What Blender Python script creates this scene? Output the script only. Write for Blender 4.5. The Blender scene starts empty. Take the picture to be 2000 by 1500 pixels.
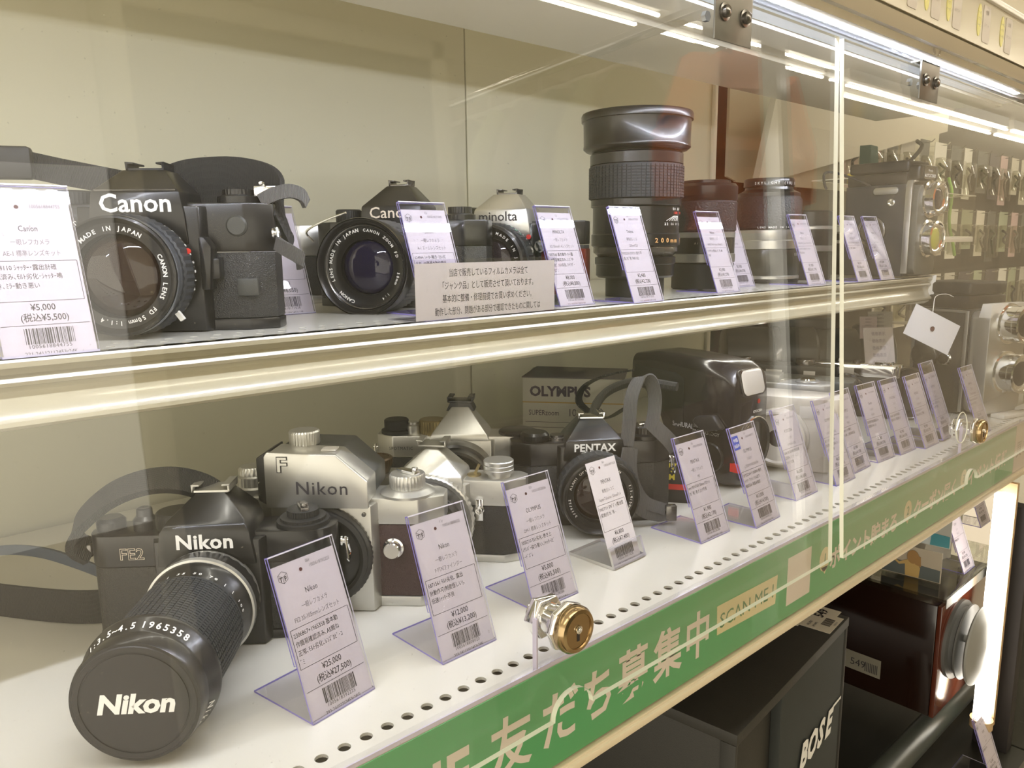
import bpy, bmesh, math, random
from mathutils import Vector, Matrix
random.seed(7)
sc = bpy.context.scene
COL = sc.collection
S = 0.001                      # everything below is written in millimetres
PI = math.pi
def R(a): return math.radians(a)

# ------------------------------------------------------------------ materials
MATS = {}
def mat(name, col, rough=0.5, metal=0.0, spec=0.5, coat=0.0, bump=None, emit=None, noise=None, alpha=None):
    if name in MATS: return MATS[name]
    m = bpy.data.materials.new(name); m.use_nodes = True
    nt = m.node_tree; b = nt.nodes['Principled BSDF']
    b.inputs['Base Color'].default_value = (*col, 1)
    b.inputs['Roughness'].default_value = rough
    b.inputs['Metallic'].default_value = metal
    b.inputs['Specular IOR Level'].default_value = spec
    b.inputs['Coat Weight'].default_value = coat
    b.inputs['Coat Roughness'].default_value = 0.08
    if emit:
        b.inputs['Emission Color'].default_value = (*emit[0], 1)
        b.inputs['Emission Strength'].default_value = emit[1]
    tc = None
    if bump or noise:
        tc = nt.nodes.new('ShaderNodeTexCoord')
    if noise:                                   # (scale, second colour)
        n = nt.nodes.new('ShaderNodeTexNoise'); n.inputs['Scale'].default_value = noise[0]
        n.inputs['Detail'].default_value = 4
        mx = nt.nodes.new('ShaderNodeMix'); mx.data_type = 'RGBA'
        mx.inputs['A'].default_value = (*col, 1); mx.inputs['B'].default_value = (*noise[1], 1)
        nt.links.new(tc.outputs['Object'], n.inputs['Vector'])
        nt.links.new(n.outputs['Fac'], mx.inputs['Factor'])
        nt.links.new(mx.outputs['Result'], b.inputs['Base Color'])
    if bump:                                    # (kind, scale, strength)
        k, s, st = bump
        if k == 'leather':
            n = nt.nodes.new('ShaderNodeTexVoronoi'); n.feature = 'DISTANCE_TO_EDGE'; n.inputs['Scale'].default_value = s
            out = n.outputs['Distance']
        elif k == 'weave':
            n = nt.nodes.new('ShaderNodeTexWave'); n.inputs['Scale'].default_value = s; n.inputs['Distortion'].default_value = 1.0
            out = n.outputs['Fac']
        else:
            n = nt.nodes.new('ShaderNodeTexNoise'); n.inputs['Scale'].default_value = s; n.inputs['Detail'].default_value = 3
            out = n.outputs['Fac']
        nt.links.new(tc.outputs['Object'], n.inputs['Vector'])
        bp = nt.nodes.new('ShaderNodeBump'); bp.inputs['Strength'].default_value = st; bp.inputs['Distance'].default_value = 0.0006
        nt.links.new(out, bp.inputs['Height']); nt.links.new(bp.outputs['Normal'], b.inputs['Normal'])
    MATS[name] = m; return m

def clear(name, tint=(0.97, 0.97, 0.97), ior=1.49, rough=0.0, haze=0.0, hazecol=(0.6, 0.58, 0.5)):
    """thin clear plastic: straight see-through, mirror reflection by Fresnel, a little dust"""
    if name in MATS: return MATS[name]
    m = bpy.data.materials.new(name); m.use_nodes = True
    nt = m.node_tree; nt.nodes.clear()
    out = nt.nodes.new('ShaderNodeOutputMaterial')
    tr = nt.nodes.new('ShaderNodeBsdfTransparent'); tr.inputs['Color'].default_value = (*tint, 1)
    gl = nt.nodes.new('ShaderNodeBsdfGlossy'); gl.inputs['Roughness'].default_value = rough
    gl.inputs['Color'].default_value = (1, 1, 1, 1)
    # Schlick reflectance of a flat sheet, the same from both sides
    F0 = ((ior-1)/(ior+1))**2
    ge = nt.nodes.new('ShaderNodeNewGeometry'); dt = nt.nodes.new('ShaderNodeVectorMath'); dt.operation = 'DOT_PRODUCT'
    nt.links.new(ge.outputs['Incoming'], dt.inputs[0]); nt.links.new(ge.outputs['Normal'], dt.inputs[1])
    def mth(op, a, b=None):
        q = nt.nodes.new('ShaderNodeMath'); q.operation = op
        for i, v in enumerate((a, b)):
            if v is None: continue
            if isinstance(v, (int, float)): q.inputs[i].default_value = v
            else: nt.links.new(v, q.inputs[i])
        return q.outputs[0]
    cs = mth('ABSOLUTE', dt.outputs['Value'])
    fr = mth('ADD', F0, mth('MULTIPLY', 1-F0, mth('POWER', mth('SUBTRACT', 1.0, cs), 5)))
    mx = nt.nodes.new('ShaderNodeMixShader')
    nt.links.new(fr, mx.inputs[0]); nt.links.new(tr.outputs[0], mx.inputs[1]); nt.links.new(gl.outputs[0], mx.inputs[2])
    last = mx
    if haze > 0:
        df = nt.nodes.new('ShaderNodeBsdfDiffuse'); df.inputs['Color'].default_value = (*hazecol, 1)
        tc = nt.nodes.new('ShaderNodeTexCoord')
        n = nt.nodes.new('ShaderNodeTexNoise'); n.inputs['Scale'].default_value = 9; n.inputs['Detail'].default_value = 6
        n2 = nt.nodes.new('ShaderNodeTexNoise'); n2.inputs['Scale'].default_value = 700; n2.inputs['Detail'].default_value = 2
        rp = nt.nodes.new('ShaderNodeValToRGB')
        rp.color_ramp.elements[0].position = 0.73; rp.color_ramp.elements[0].color = (0, 0, 0, 1)
        rp.color_ramp.elements[1].position = 0.77; rp.color_ramp.elements[1].color = (0.2, 0.2, 0.2, 1)
        mr = nt.nodes.new('ShaderNodeMapRange'); mr.inputs['From Min'].default_value = 0.3; mr.inputs['From Max'].default_value = 0.7
        mr.inputs['To Min'].default_value = haze * 0.7; mr.inputs['To Max'].default_value = haze * 1.3
        ad = nt.nodes.new('ShaderNodeMath'); ad.operation = 'ADD'; ad.use_clamp = True
        nt.links.new(tc.outputs['Object'], n.inputs['Vector']); nt.links.new(tc.outputs['Object'], n2.inputs['Vector'])
        nt.links.new(n.outputs['Fac'], mr.inputs['Value']); nt.links.new(n2.outputs['Fac'], rp.inputs['Fac'])
        nt.links.new(mr.outputs[0], ad.inputs[0]); nt.links.new(rp.outputs['Color'], ad.inputs[1])
        m2 = nt.nodes.new('ShaderNodeMixShader')
        nt.links.new(ad.outputs[0], m2.inputs[0]); nt.links.new(mx.outputs[0], m2.inputs[1]); nt.links.new(df.outputs[0], m2.inputs[2])
        last = m2
    nt.links.new(last.outputs[0], out.inputs['Surface'])
    MATS[name] = m; return m

def emis(name, col, st):
    if name in MATS: return MATS[name]
    m = bpy.data.materials.new(name); m.use_nodes = True
    nt = m.node_tree; nt.nodes.clear()
    out = nt.nodes.new('ShaderNodeOutputMaterial'); e = nt.nodes.new('ShaderNodeEmission')
    e.inputs['Color'].default_value = (*col, 1); e.inputs['Strength'].default_value = st
    nt.links.new(e.outputs[0], out.inputs['Surface']); MATS[name] = m; return m

CREAM = mat('cream_steel', (0.72, 0.68, 0.55), 0.35, noise=(3, (0.66, 0.62, 0.50)))
CREAM_W = mat('white_steel', (0.82, 0.80, 0.74), 0.28)
SHELFW = mat('shelf_white', (0.66, 0.64, 0.57), 0.22, coat=0.3, noise=(6, (0.61, 0.59, 0.52)))
BACKW = mat('back_panel_grey_cream', (0.66, 0.635, 0.48), 0.55, noise=(4, (0.62, 0.595, 0.45)))
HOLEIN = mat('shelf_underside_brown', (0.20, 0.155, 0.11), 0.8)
BLACK = mat('black_paint', (0.012, 0.011, 0.011), 0.28, coat=0.2)
BLACKM = mat('black_matte', (0.018, 0.017, 0.016), 0.5)
RUBBER = mat('black_rubber', (0.028, 0.030, 0.034), 0.55)
LEATH = mat('black_leatherette', (0.026, 0.025, 0.023), 0.42, bump=('leather', 900, 0.9))
LEATHB = mat('brown_leatherette', (0.06, 0.03, 0.026), 0.45, bump=('leather', 900, 0.9))
CHROME = mat('satin_chrome', (0.60, 0.59, 0.55), 0.33, metal=0.85, bump=('noise', 3000, 0.08))
CHROMEP = mat('polished_chrome', (0.85, 0.85, 0.84), 0.09, metal=1.0)
CHROMED = mat('dark_chrome', (0.22, 0.21, 0.20), 0.25, metal=0.9)
BRASS = mat('brass_lock', (0.42, 0.31, 0.17), 0.18, metal=1.0)
BRASSP = mat('worn_brass', (0.35, 0.28, 0.14), 0.3, metal=0.8)
STEEL = mat('galvanised_steel', (0.30, 0.29, 0.26), 0.42, metal=0.7, noise=(60, (0.22, 0.21, 0.19)))
GLASS = mat('lens_glass', (0.015, 0.008, 0.018), 0.02, spec=0.5, coat=0.0)
GLASSR = mat('lens_glass_amber', (0.022, 0.009, 0.007), 0.02, spec=0.5, coat=0.0)
GLASSB = mat('lens_glass_blue', (0.012, 0.010, 0.030), 0.02, spec=0.5, coat=0.0)
GLASSY = mat('lens_yellow_reflection', (0.42, 0.42, 0.04), 0.03, spec=0.8, coat=1.0)  # yellow-green lens reflection put into the glass colour
FLASHW = mat('flash_window', (0.75, 0.72, 0.68), 0.15, bump=('weave', 900, 0.4), coat=1.0)
WHITEP = mat('white_paint', (0.85, 0.84, 0.80), 0.5)
CREAMINK = mat('cream_print', (0.86, 0.76, 0.63), 0.45)
ORANGEP = mat('orange_paint', (0.85, 0.35, 0.10), 0.5)
REDP = mat('red_paint', (0.62, 0.03, 0.02), 0.4)
GREENP = mat('green_paint', (0.05, 0.40, 0.20), 0.5)
YELLOWP = mat('yellow_paint', (0.75, 0.62, 0.05), 0.5)
INK = mat('black_ink', (0.035, 0.03, 0.035), 0.7)
INKG = mat('grey_ink', (0.22, 0.20, 0.21), 0.7)
INKR = mat('dark_red_hole', (0.10, 0.03, 0.03), 0.7)
PAPER = mat('white_paper', (0.64, 0.60, 0.63), 0.7)
PAPERC = mat('cream_paper', (0.58, 0.54, 0.47), 0.7)
PURPLE = mat('purple_plastic_edge', (0.26, 0.22, 0.58), 0.25, coat=0.5)
CLEARH = clear('clear_pvc', (0.955, 0.95, 0.97), 1.45)
CLEARD = clear('door_acrylic', (0.985, 0.985, 0.98), 1.45, haze=0.010)
EDGE = mat('acrylic_bright_edge', (0.88, 0.88, 0.76), 0.25, coat=0.5)
BANNER = mat('banner_green', (0.075, 0.42, 0.135), 0.35, coat=0.2)
BANY = mat('banner_yellow', (0.82, 0.72, 0.38), 0.5)
STRAP = mat('black_webbing', (0.035, 0.033, 0.032), 0.7, bump=('weave', 500, 0.8))
STRAPG = mat('grey_webbing', (0.13, 0.125, 0.12), 0.7, bump=('weave', 500, 0.9))
STRAPO = mat('olive_webbing', (0.16, 0.12, 0.04), 0.8, bump=('weave', 500, 0.9))
SPK = mat('speaker_vinyl', (0.032, 0.030, 0.024), 0.6, bump=('noise', 900, 0.3))
SPKG = mat('speaker_grille', (0.036, 0.040, 0.036), 0.8, bump=('noise', 1800, 0.5))
WOOD = mat('dark_red_wood', (0.022, 0.008, 0.005), 0.14, coat=0.8, noise=(12, (0.012, 0.005, 0.003)))
DARK = mat('dark_void', (0.02, 0.015, 0.013), 0.7)
DKGREY = mat('dark_grey_plastic', (0.05, 0.05, 0.045), 0.4)
OLIVEPL = mat('olive_grey_plastic', (0.10, 0.10, 0.085), 0.35)
WHITEPL = mat('pearl_plastic', (0.62, 0.58, 0.52), 0.3, coat=0.4)
SILVPL = mat('silver_plastic', (0.42, 0.42, 0.42), 0.28, metal=0.5)

# ------------------------------------------------------------------ mesh builder
_tc = {}
def glyphs(s, bold=0.0, shear=0.0, align='CENTER', spacing=1.0):
    key = (s, bold, shear, align, spacing)
    if key in _tc: return _tc[key]
    c = bpy.data.curves.new('txt', 'FONT'); c.body = s; c.resolution_u = 2
    c.align_x = align; c.offset = bold; c.shear = shear; c.space_character = spacing
    o = bpy.data.objects.new('txt', c); COL.objects.link(o)
    dg = bpy.context.evaluated_depsgraph_get()
    m = bpy.data.meshes.new_from_object(o.evaluated_get(dg))
    r = ([tuple(v.co) for v in m.vertices], [tuple(p.vertices) for p in m.polygons])
    bpy.data.objects.remove(o); bpy.data.curves.remove(c); bpy.data.meshes.remove(m)
    _tc[key] = r; return r

class MB:
    def __init__(s): s.v = []; s.f = []; s.m = []; s.M = Matrix(); s.mi = 0
    def add(s, vs, fs, mi=None):
        b = len(s.v); s.v += [s.M @ Vector(p) for p in vs]
        s.f += [tuple(i + b for i in f) for f in fs]; s.m += [s.mi if mi is None else mi] * len(fs); return s
    def box(s, x0, x1, y0, y1, z0, z1, mi=None):
        return s.add([(x0,y0,z0),(x1,y0,z0),(x1,y1,z0),(x0,y1,z0),(x0,y0,z1),(x1,y0,z1),(x1,y1,z1),(x0,y1,z1)],
                     [(0,3,2,1),(4,5,6,7),(0,1,5,4),(1,2,6,5),(2,3,7,6),(3,0,4,7)], mi)
    def prism(s, pts, a, b, axis='z', mi=None):
        """pts CCW polygon; extruded from a to b along axis (z: pts=xy, y: pts=xz, x: pts=yz)"""
        n = len(pts)
        def P(p, t): return {'z': (p[0], p[1], t), 'y': (p[0], t, p[1]), 'x': (t, p[0], p[1])}[axis]
        vs = [P(p, a) for p in pts] + [P(p, b) for p in pts]
        fs = [tuple(range(n))[::-1], tuple(range(n, 2*n))] + [(i, (i+1) % n, n+(i+1) % n, n+i) for i in range(n)]
        if axis == 'y': fs = [f[::-1] for f in fs]
        return s.add(vs, fs, mi)
    def loft(s, rings, close=True, mi=None):
        n = len(rings[0]); vs = [p for r in rings for p in r]; fs = []
        for k in range(len(rings)-1):
            for i in range(n):
                j = (i+1) % n
                fs.append((k*n+i, k*n+j, (k+1)*n+j, (k+1)*n+i))
        if close: fs += [tuple(range(n))[::-1], tuple(range((len(rings)-1)*n, len(rings)*n))]
        return s.add(vs, fs, mi)
    def lathe(s, prof, c=(0,0,0), axis='y', seg=48, mi=None, knurl=0, kamp=0.0, cap=True):
        """prof list of (radius, t) along axis; axis 'y' goes toward -Y for rising t"""
        rings = []
        if knurl: seg = knurl*2
        for (r, t) in prof:
            ring = []
            for i in range(seg):
                a = 2*PI*i/seg
                rr = r + (kamp if (knurl and i % 2) else 0)
                if axis == 'y': ring.append((c[0]+rr*math.cos(a), c[1]-t, c[2]+rr*math.sin(a)))
                elif axis == 'z': ring.append((c[0]+rr*math.cos(a), c[1]+rr*math.sin(a), c[2]+t))
                else: ring.append((c[0]+t, c[1]+rr*math.cos(a), c[2]+rr*math.sin(a)))
            rings.append(ring)
        return s.loft(rings, cap, mi)
    def tube(s, pts, r, seg=8, mi=None):
        pts = [Vector(p) for p in pts]; rings = []; up = Vector((0.13, 0.21, 1)).normalized()
        for i, p in enumerate(pts):
            d = (pts[min(i+1, len(pts)-1)] - pts[max(i-1, 0)]).normalized()
            a = d.cross(up)
            if a.length < 0.1: a = d.cross(Vector((1, 0, 0)))
            a.normalize(); b = d.cross(a)
            rr = r[i] if isinstance(r, (list, tuple)) else r
            rings.append([tuple(p + a*rr*math.cos(2*PI*k/seg) + b*rr*math.sin(2*PI*k/seg)) for k in range(seg)])
        return s.loft(rings, True, mi)
    def ribbon(s, pts, wd, w, t, mi=None):
        """flat strap along pts, width vector(s) wd, width w, thickness t"""
        pts = [Vector(p) for p in pts]; rings = []
        for i, p in enumerate(pts):
            d = (pts[min(i+1, len(pts)-1)] - pts[max(i-1, 0)]).normalized()
            wv = Vector(wd[i] if isinstance(wd, list) else wd)
            wv = (wv - d*wv.dot(d)).normalized(); n = d.cross(wv).normalized()
            rings.append([tuple(p + wv*w/2 + n*t/2), tuple(p - wv*w/2 + n*t/2), tuple(p - wv*w/2 - n*t/2), tuple(p + wv*w/2 - n*t/2)])
        return s.loft(rings, True, mi)
    def text(s, st, size, o, xd=(1,0,0), yd=(0,0,1), bold=0.0, shear=0.0, align='CENTER', sx=1.0, mi=None, spacing=1.0):
        gv, gf = glyphs(st, bold, shear, align, spacing)
        o, xd, yd = Vector(o), Vector(xd), Vector(yd)
        return s.add([tuple(o + xd*(p[0]*size*sx) + yd*(p[1]*size)) for p in gv], gf, mi)
    def ringtext(s, st, size, r, c, a0, da=None, y=0.0, sx=1.0, bold=0.0, mi=None, inward=True):
        """characters around a ring facing -Y; a0 start angle (deg, 0 = top, clockwise positive as seen from the front)"""
        a = a0
        for ch in st:
            if ch != ' ':
                t = R(a)
                o = (c[0] + r*math.sin(t), c[1] - y, c[2] + r*math.cos(t))
                s.text(ch, size, o, (math.cos(t), 0, -math.sin(t)), (math.sin(t), 0, math.cos(t)), bold=bold, sx=sx, mi=mi)
            a += (da if da else math.degrees(size*0.72*sx/r))
        return s
    def build(s, name, mats, parent=None, bevel=0.0, smooth=35, seg=2, label=None):
        me = bpy.data.meshes.new(name)
        me.from_pydata([tuple(p*S) for p in s.v], [], s.f)
        if not isinstance(mats, (list, tuple)): mats = [mats]
        for m in mats: me.materials.append(m)
        if len(mats) > 1: me.polygons.foreach_set('material_index', s.m)
        if bevel > 0:
            bm = bmesh.new(); bm.from_mesh(me)
            bmesh.ops.remove_doubles(bm, verts=bm.verts, dist=1e-6)
            bmesh.ops.recalc_face_normals(bm, faces=bm.faces)
            ed = [e for e in bm.edges if len(e.link_faces) == 2 and e.calc_face_angle(0) > R(28)]
            bmesh.ops.bevel(bm, geom=ed, offset=bevel*S, offset_type='OFFSET', segments=seg, affect='EDGES', clamp_overlap=True, profile=0.5)
            bm.to_mesh(me); bm.free()
        me.update()
        if smooth:
            me.shade_smooth(); me.set_sharp_from_angle(angle=R(smooth))
        o = bpy.data.objects.new(name, me); COL.objects.link(o)
        if parent: o.parent = parent
        if label: o['label'] = label
        return o

def tag(o, label, cat, group=None):
    o['label'] = label; o['category'] = cat
    if group: o['group'] = group
    return o
def struct(o): o['kind'] = 'structure'; return o
def thing(name, label, cat, loc, rz=0.0, group=None):
    o = bpy.data.objects.new(name, None); COL.objects.link(o)
    o.empty_display_size = 0.02
    o.location = Vector(loc)*S; o.rotation_euler = (0, 0, R(rz)); return tag(o, label, cat, group)

def rrect(x0, x1, z0, z1, r, n=5):
    pts = []
    for (cx, cz, a0) in ((x1-r, z0+r, -90), (x1-r, z1-r, 0), (x0+r, z1-r, 90), (x0+r, z0+r, 180)):
        for k in range(n+1):
            a = R(a0 + 90*k/n); pts.append((cx + r*math.cos(a), cz + r*math.sin(a)))
    return pts
def smoothpath(pts, n=8):
    """Catmull-Rom through pts"""
    P = [Vector(p) for p in pts]; P = [P[0]*2-P[1]] + P + [P[-1]*2-P[-2]]; out = []
    for i in range(1, len(P)-2):
        for k in range(n):
            t = k/n; a, b, c, d = P[i-1], P[i], P[i+1], P[i+2]
            out.append(0.5*((2*b) + (c-a)*t + (2*a-5*b+4*c-d)*t*t + (3*b-a-3*c+d)*t*t*t))
    out.append(P[-2]); return out

# ------------------------------------------------------------------ the display case
def perforated(mb, x0, y0, pitch, nx, cy, r, wall=1.5, miw=0):
    """one row of cells pitch x (2*cy) with a round hole each, walls going down"""
    for i in range(nx):
        cx = x0 + pitch*(i+.5); hx = pitch/2
        outer = [(cx+hx,y0),(cx+hx,y0+cy),(cx,y0+cy),(cx-hx,y0+cy),(cx-hx,y0),(cx-hx,y0-cy),(cx,y0-cy),(cx+hx,y0-cy)]
        hole = [(cx+r*math.cos(2*PI*k/16), y0+r*math.sin(2*PI*k/16)) for k in range(16)]
        vs = [(p[0],p[1],0) for p in outer] + [(p[0],p[1],0) for p in hole] + [(p[0],p[1],-wall) for p in hole]
        fs = []
        for k in range(8):
            fs.append((k, (k+1)%8, 8+(2*k+2)%16, 8+2*k+1, 8+2*k))
        mb.add(vs, fs, 0)
        mb.add(vs, [(8+k, 8+(k+1)%16, 24+(k+1)%16, 24+k) for k in range(16)], miw)

XL, XR = -420, 1330
def flat(mb, x0, x1, y0, y1, z=0, mi=0):
    mb.add([(x0,y0,z),(x1,y0,z),(x1,y1,z),(x0,y1,z)], [(0,1,2,3)], mi)

# lower shelf
sh = thing('shelf', 'wide white lower shelf with a front row of round holes', 'shelf', (0,0,0))
mb = MB(); pitch = 11.65; n = int((XR-XL)/pitch); x1 = XL+pitch*n
flat(mb, XL, x1, 279.5, 286.5); perforated(mb, XL+3.4, 292.5, pitch, n, 6, 3.1, 1.6)
mb2 = MB(); mb2.M = Matrix()
flat(mb, XL, x1, 298.5, 715)
flat(mb, XL, XL+3.4, 286.5, 298.5); 
flat(mb, x1, XR, 279.5, 715)
mb.box(XL, XR, 279.5, 281, -8, -0.02)
mb.build('perforated_deck', SHELFW, sh, smooth=0)
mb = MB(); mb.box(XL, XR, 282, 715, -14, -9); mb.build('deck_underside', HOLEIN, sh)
# price rail at the front of the lower shelf with the green banner
mb = MB(); mb.box(XL, XR, 278.2, 281.2, -63, -1.0)
mb.prism([(272.5,-69),(281.2,-69),(281.2,-63),(274.5,-63),(274.5,-64.5),(272.5,-64.5)], XL, XR, 'x')
mb.build('price_rail', mat('rail_beige', (0.70, 0.60, 0.42), 0.4), sh, bevel=0.4)
mb = MB(); mb.box(XL, XR, 275.4, 277.0, -64, 2.2)
mb.prism([(275.0, 2.0), (279.5, 2.0), (279.5, 3.6), (275.0, 3.6)], XL, XR, 'x')
mb.build('rail_cover', [clear('rail_clear', (0.96,0.96,0.97), 1.4)], sh)
mb = MB()
mb.box(XL, XR, 274.6, 275.4, 1.6, 3.9); mb.build('rail_cover_lip', mat('lilac_edge', (0.55,0.50,0.62), 0.2, coat=1.0), sh)
# banner
bn = thing('promotion_banner', 'long green paper banner with beige Japanese lettering along the lower shelf edge', 'banner', (0,277.6,-62))
mb = MB(); mb.box(XL, 1095, -0.25, 0.25, 0, 60.5); mb.build('banner_strip', BANNER, bn)
mb = MB()
Z0 = 62
for ch, x in (('L',160),('I',178),('N',192),('E',213)):
    mb.text(ch, 37, (x,-0.4,Z0-46), bold=0.03, sx=0.85)
mb.build('banner_lettering', CREAMINK, bn, smooth=0); mb = MB()
for ch, x in (('友',249),('だ',286),('ち',318),('募',350),('集',385),('中',418)):
    mb.text(ch, 35, (x,-0.4,Z0-46), bold=0.022, sx=0.86)
mb.build('banner_lettering', CREAMINK, bn, smooth=0); mb = MB()
xx = 616
for ch in 'ポイント貯まる': mb.text(ch, 20, (xx,-0.4,Z0-42), bold=0.035); xx += 19.6
mb.build('banner_lettering', CREAMINK, bn, smooth=0); mb = MB()
xx = 790
for ch in 'クーポン届く': mb.text(ch, 20, (xx,-0.4,Z0-42), bold=0.035); xx += 19.6
mb.build('banner_lettering', CREAMINK, bn, smooth=0); mb = MB()
xx = 942
for ch in 'イベント情報': mb.text(ch, 20, (xx,-0.4,Z0-42), bold=0.035); xx += 22.5
mb.build('banner_lettering', CREAMINK, bn, smooth=0); mb = MB()
mb.box(536, 573, -0.45, -0.3, Z0-52, Z0-13)
mb.build('blank_patch', CREAMINK, bn, smooth=0)
mb = MB(); mb.prism([(441,Z0-41.5),(519,Z0-44),(521,Z0-21.5),(440,Z0-20)][::1], -0.45, -0.3, 'y')
mb.build('yellow_label', BANY, bn, smooth=0)
for x in (597, 766, 917):
    mb = MB(); mb.prism([(x+9*math.cos(R(a)), Z0-31+10.5*math.sin(R(a))) for a in range(0,360,20)], -0.45, -0.3, 'y')
    mb.prism([(x-6,Z0-37),(x+1,Z0-44),(x+6,Z0-38)], -0.45, -0.3, 'y'); mb.build('yellow_label', BANY, bn, smooth=0)
mb = MB(); mb.text('SCAN ME !', 15.5, (480,-0.6,Z0-37.5), bold=0.0)
GRN = mat('banner_dark_green', (0.10,0.25,0.10), 0.5); mb.build('green_lettering', GRN, bn, smooth=0)
for x, t in ((597,'1'),(766,'2'),(917,'3')):
    mb = MB(); mb.text(t, 13, (x,-0.6,Z0-35), bold=0.01); mb.build('green_numeral', GRN, bn, smooth=0)
be = thing('promotion_banner', 'beige paper strip with dark lettering at the far end of the green banner', 'banner', (1097,277.6,-62))
mb = MB(); mb.box(0, 230, -0.25, 0.25, 0, 60.5); mb.build('banner_strip', mat('banner_beige', (0.62,0.53,0.42), 0.5), be)
mb = MB(); mb.text('買い取り', 22, (50,-0.4,20), bold=0.01); mb.build('banner_lettering', mat('brown_ink',(0.18,0.13,0.09),0.6), be, smooth=0)

# upper shelf
US = 178
su = thing('shelf', 'narrow cream upper shelf with a moulded front rail and slotted deck', 'shelf', (0,0,US))
UXR = 1125
mb = MB(); p2 = 13.0; n2 = int((UXR-XL)/p2); x2 = XL+p2*n2
flat(mb, XL, x2, 400, 404.5)
y = 407.5
for row in range(3):
    o = 0 if row % 2 == 0 else p2/2
    perforated(mb, XL+o, y, p2, n2, 3.0 if False else 3.0, 2.3, 1.2)
    if o: flat(mb, XL, XL+o, y-3, y+3)
    y0 = y+3; y += 12 if row < 2 else 0
    if row < 2: flat(mb, XL, x2, y0, y-3)
flat(mb, XL, x2, y0, 719); flat(mb, x2, UXR, 400, 719)
mb.build('slotted_deck', SHELFW, su, smooth=0)
mb = MB(); mb.box(XL, UXR, 402, 719, -12, -9); mb.build('deck_underside', CREAM, su)
pr = [(400,0),(399.2,-1.2),(399.6,-3.6),(404.5,-4.4),(405,-7.2),(401.5,-8.6),(400.4,-10.2),(401.3,-12.0),(404,-12.6),(404.6,-14.8),(403.6,-20.5),(400.6,-25.5),(398.6,-27.6),(398.4,-29.6),(400,-31.2),(403.5,-32),(409,-32.4),(409,0)]
mb = MB(); mb.prism([(p[0], p[1]) for p in pr][::-1], XL, UXR, 'x'); mb.build('front_rail', mat('cream_moulding', (0.42,0.385,0.275), 0.22, coat=0.5), su, smooth=25)
mb = MB(); mb.prism([(395,2),(412,2),(440,-6),(440,-40),(408,-36),(397,-30)], UXR, UXR+1.6, 'x'); mb.build('end_cap', CREAM_W, su, bevel=0.3)
for x0 in (UXR-30, XL+30):
    mb = MB(); mb.prism([(418,-9),(719,-9),(719,-62),(640,-52),(440,-22)], x0, x0+3, 'x'); mb.build('shelf_bracket', CREAM_W, su)

# back wall panels
mb = MB()
mb.box(XL, 589, 720, 724, -20, 760); mb.box(591, 1086, 720, 724, -20, 760)
struct(mb.build('wall_back', BACKW, bevel=0.6))
mb = MB(); mb.box(1078, 1088, 716, 728, -20, 760); struct(mb.build('trim_1', CREAM, bevel=0.8))
mb = MB(); mb.box(1240, 2150, 775, 780, 330, 560); 
mb.prism([(1212,338),(1240,332),(1240,560),(1212,560)], 775, 780, 'y')
struct(mb.build('trim_2', BACKW))
# soffit above the case
mb = MB()
prof = [(286,392),(300,392),(300,402),(340,402),(344,390),(374,390),(378,394),(398,394),(402,391),(500,391),(506,396),(506,760),(286,760)]
mb.prism(prof, XL, 1150, 'x')
struct(mb.build('ceiling', mat('soffit_cream', (0.70,0.66,0.54), 0.20, coat=0.3), smooth=20))
mb = MB(); mb.box(XL, 1143, 286, 296, 385.6, 391.9); struct(mb.build('trim_7', CREAM_W))
mb = MB(); mb.prism([(303,401.9),(303,397),(340,391.5),(342,393.5),(342,401.9)], XL, 1143, 'x'); struct(mb.build('trim_3', mat('reflector_white', (0.80,0.85,0.88), 0.35)))
# front header with the moulded bottom edge
mb = MB()
mb.prism([(260,386),(266,382.5),(271,383),(273,387),(278,381),(285,381.5),(285,760),(259,760),(259,391),(257,389)], XL, 1700, 'x')
struct(mb.build('trim_4', mat('header_frame', (0.62,0.55,0.40), 0.18, coat=0.8), smooth=20))
hp = thing('header_poster', 'laminated cream poster with phone pictures above the case', 'poster', (380,257.5,391))
mb = MB(); mb.box(0, 900, -1.0, 0, 0, 38); mb.build('poster_sheet', mat('poster_cream', (0.62,0.56,0.42), 0.12, coat=1.0), hp)
mbk = MB()
for x in (60, 105, 150, 195, 240, 285, 330, 400, 460):
    mb = MB(); mb.prism([(x+5*math.cos(R(a)), 20+13*math.sin(R(a))) for a in range(0,360,15)], -1.4, -1.1, 'y'); mb.build('yellow_badge', mat('badge_yellow', (0.66,0.60,0.14), 0.4), hp, smooth=0)
    mb = MB(); mb.prism(rrect(x+9, x+27, 4, 34, 2.5), -1.4, -1.1, 'y'); mb.build('phone_picture', mat('phone_print', (0.50,0.44,0.36), 0.4), hp, smooth=0)
    mbk = MB()
    for k in range(3): mbk.text('アプリ' if k % 2 else 'クーポン', 2.6, (x, -1.5, 25-5*k))
    mbk.text('会員', 4, (x+18, -1.6, 27)); mbk.text('ポイント', 3, (x+18, -1.6, 17)); mbk.build('poster_lettering', mat('poster_ink', (0.28,0.24,0.18), 0.6), hp, smooth=0)
mb = MB(); mb.box(-12, 912, -4, 2, 38, 43); mb.build('poster_rail', CREAM_W, hp, bevel=0.8)

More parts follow.
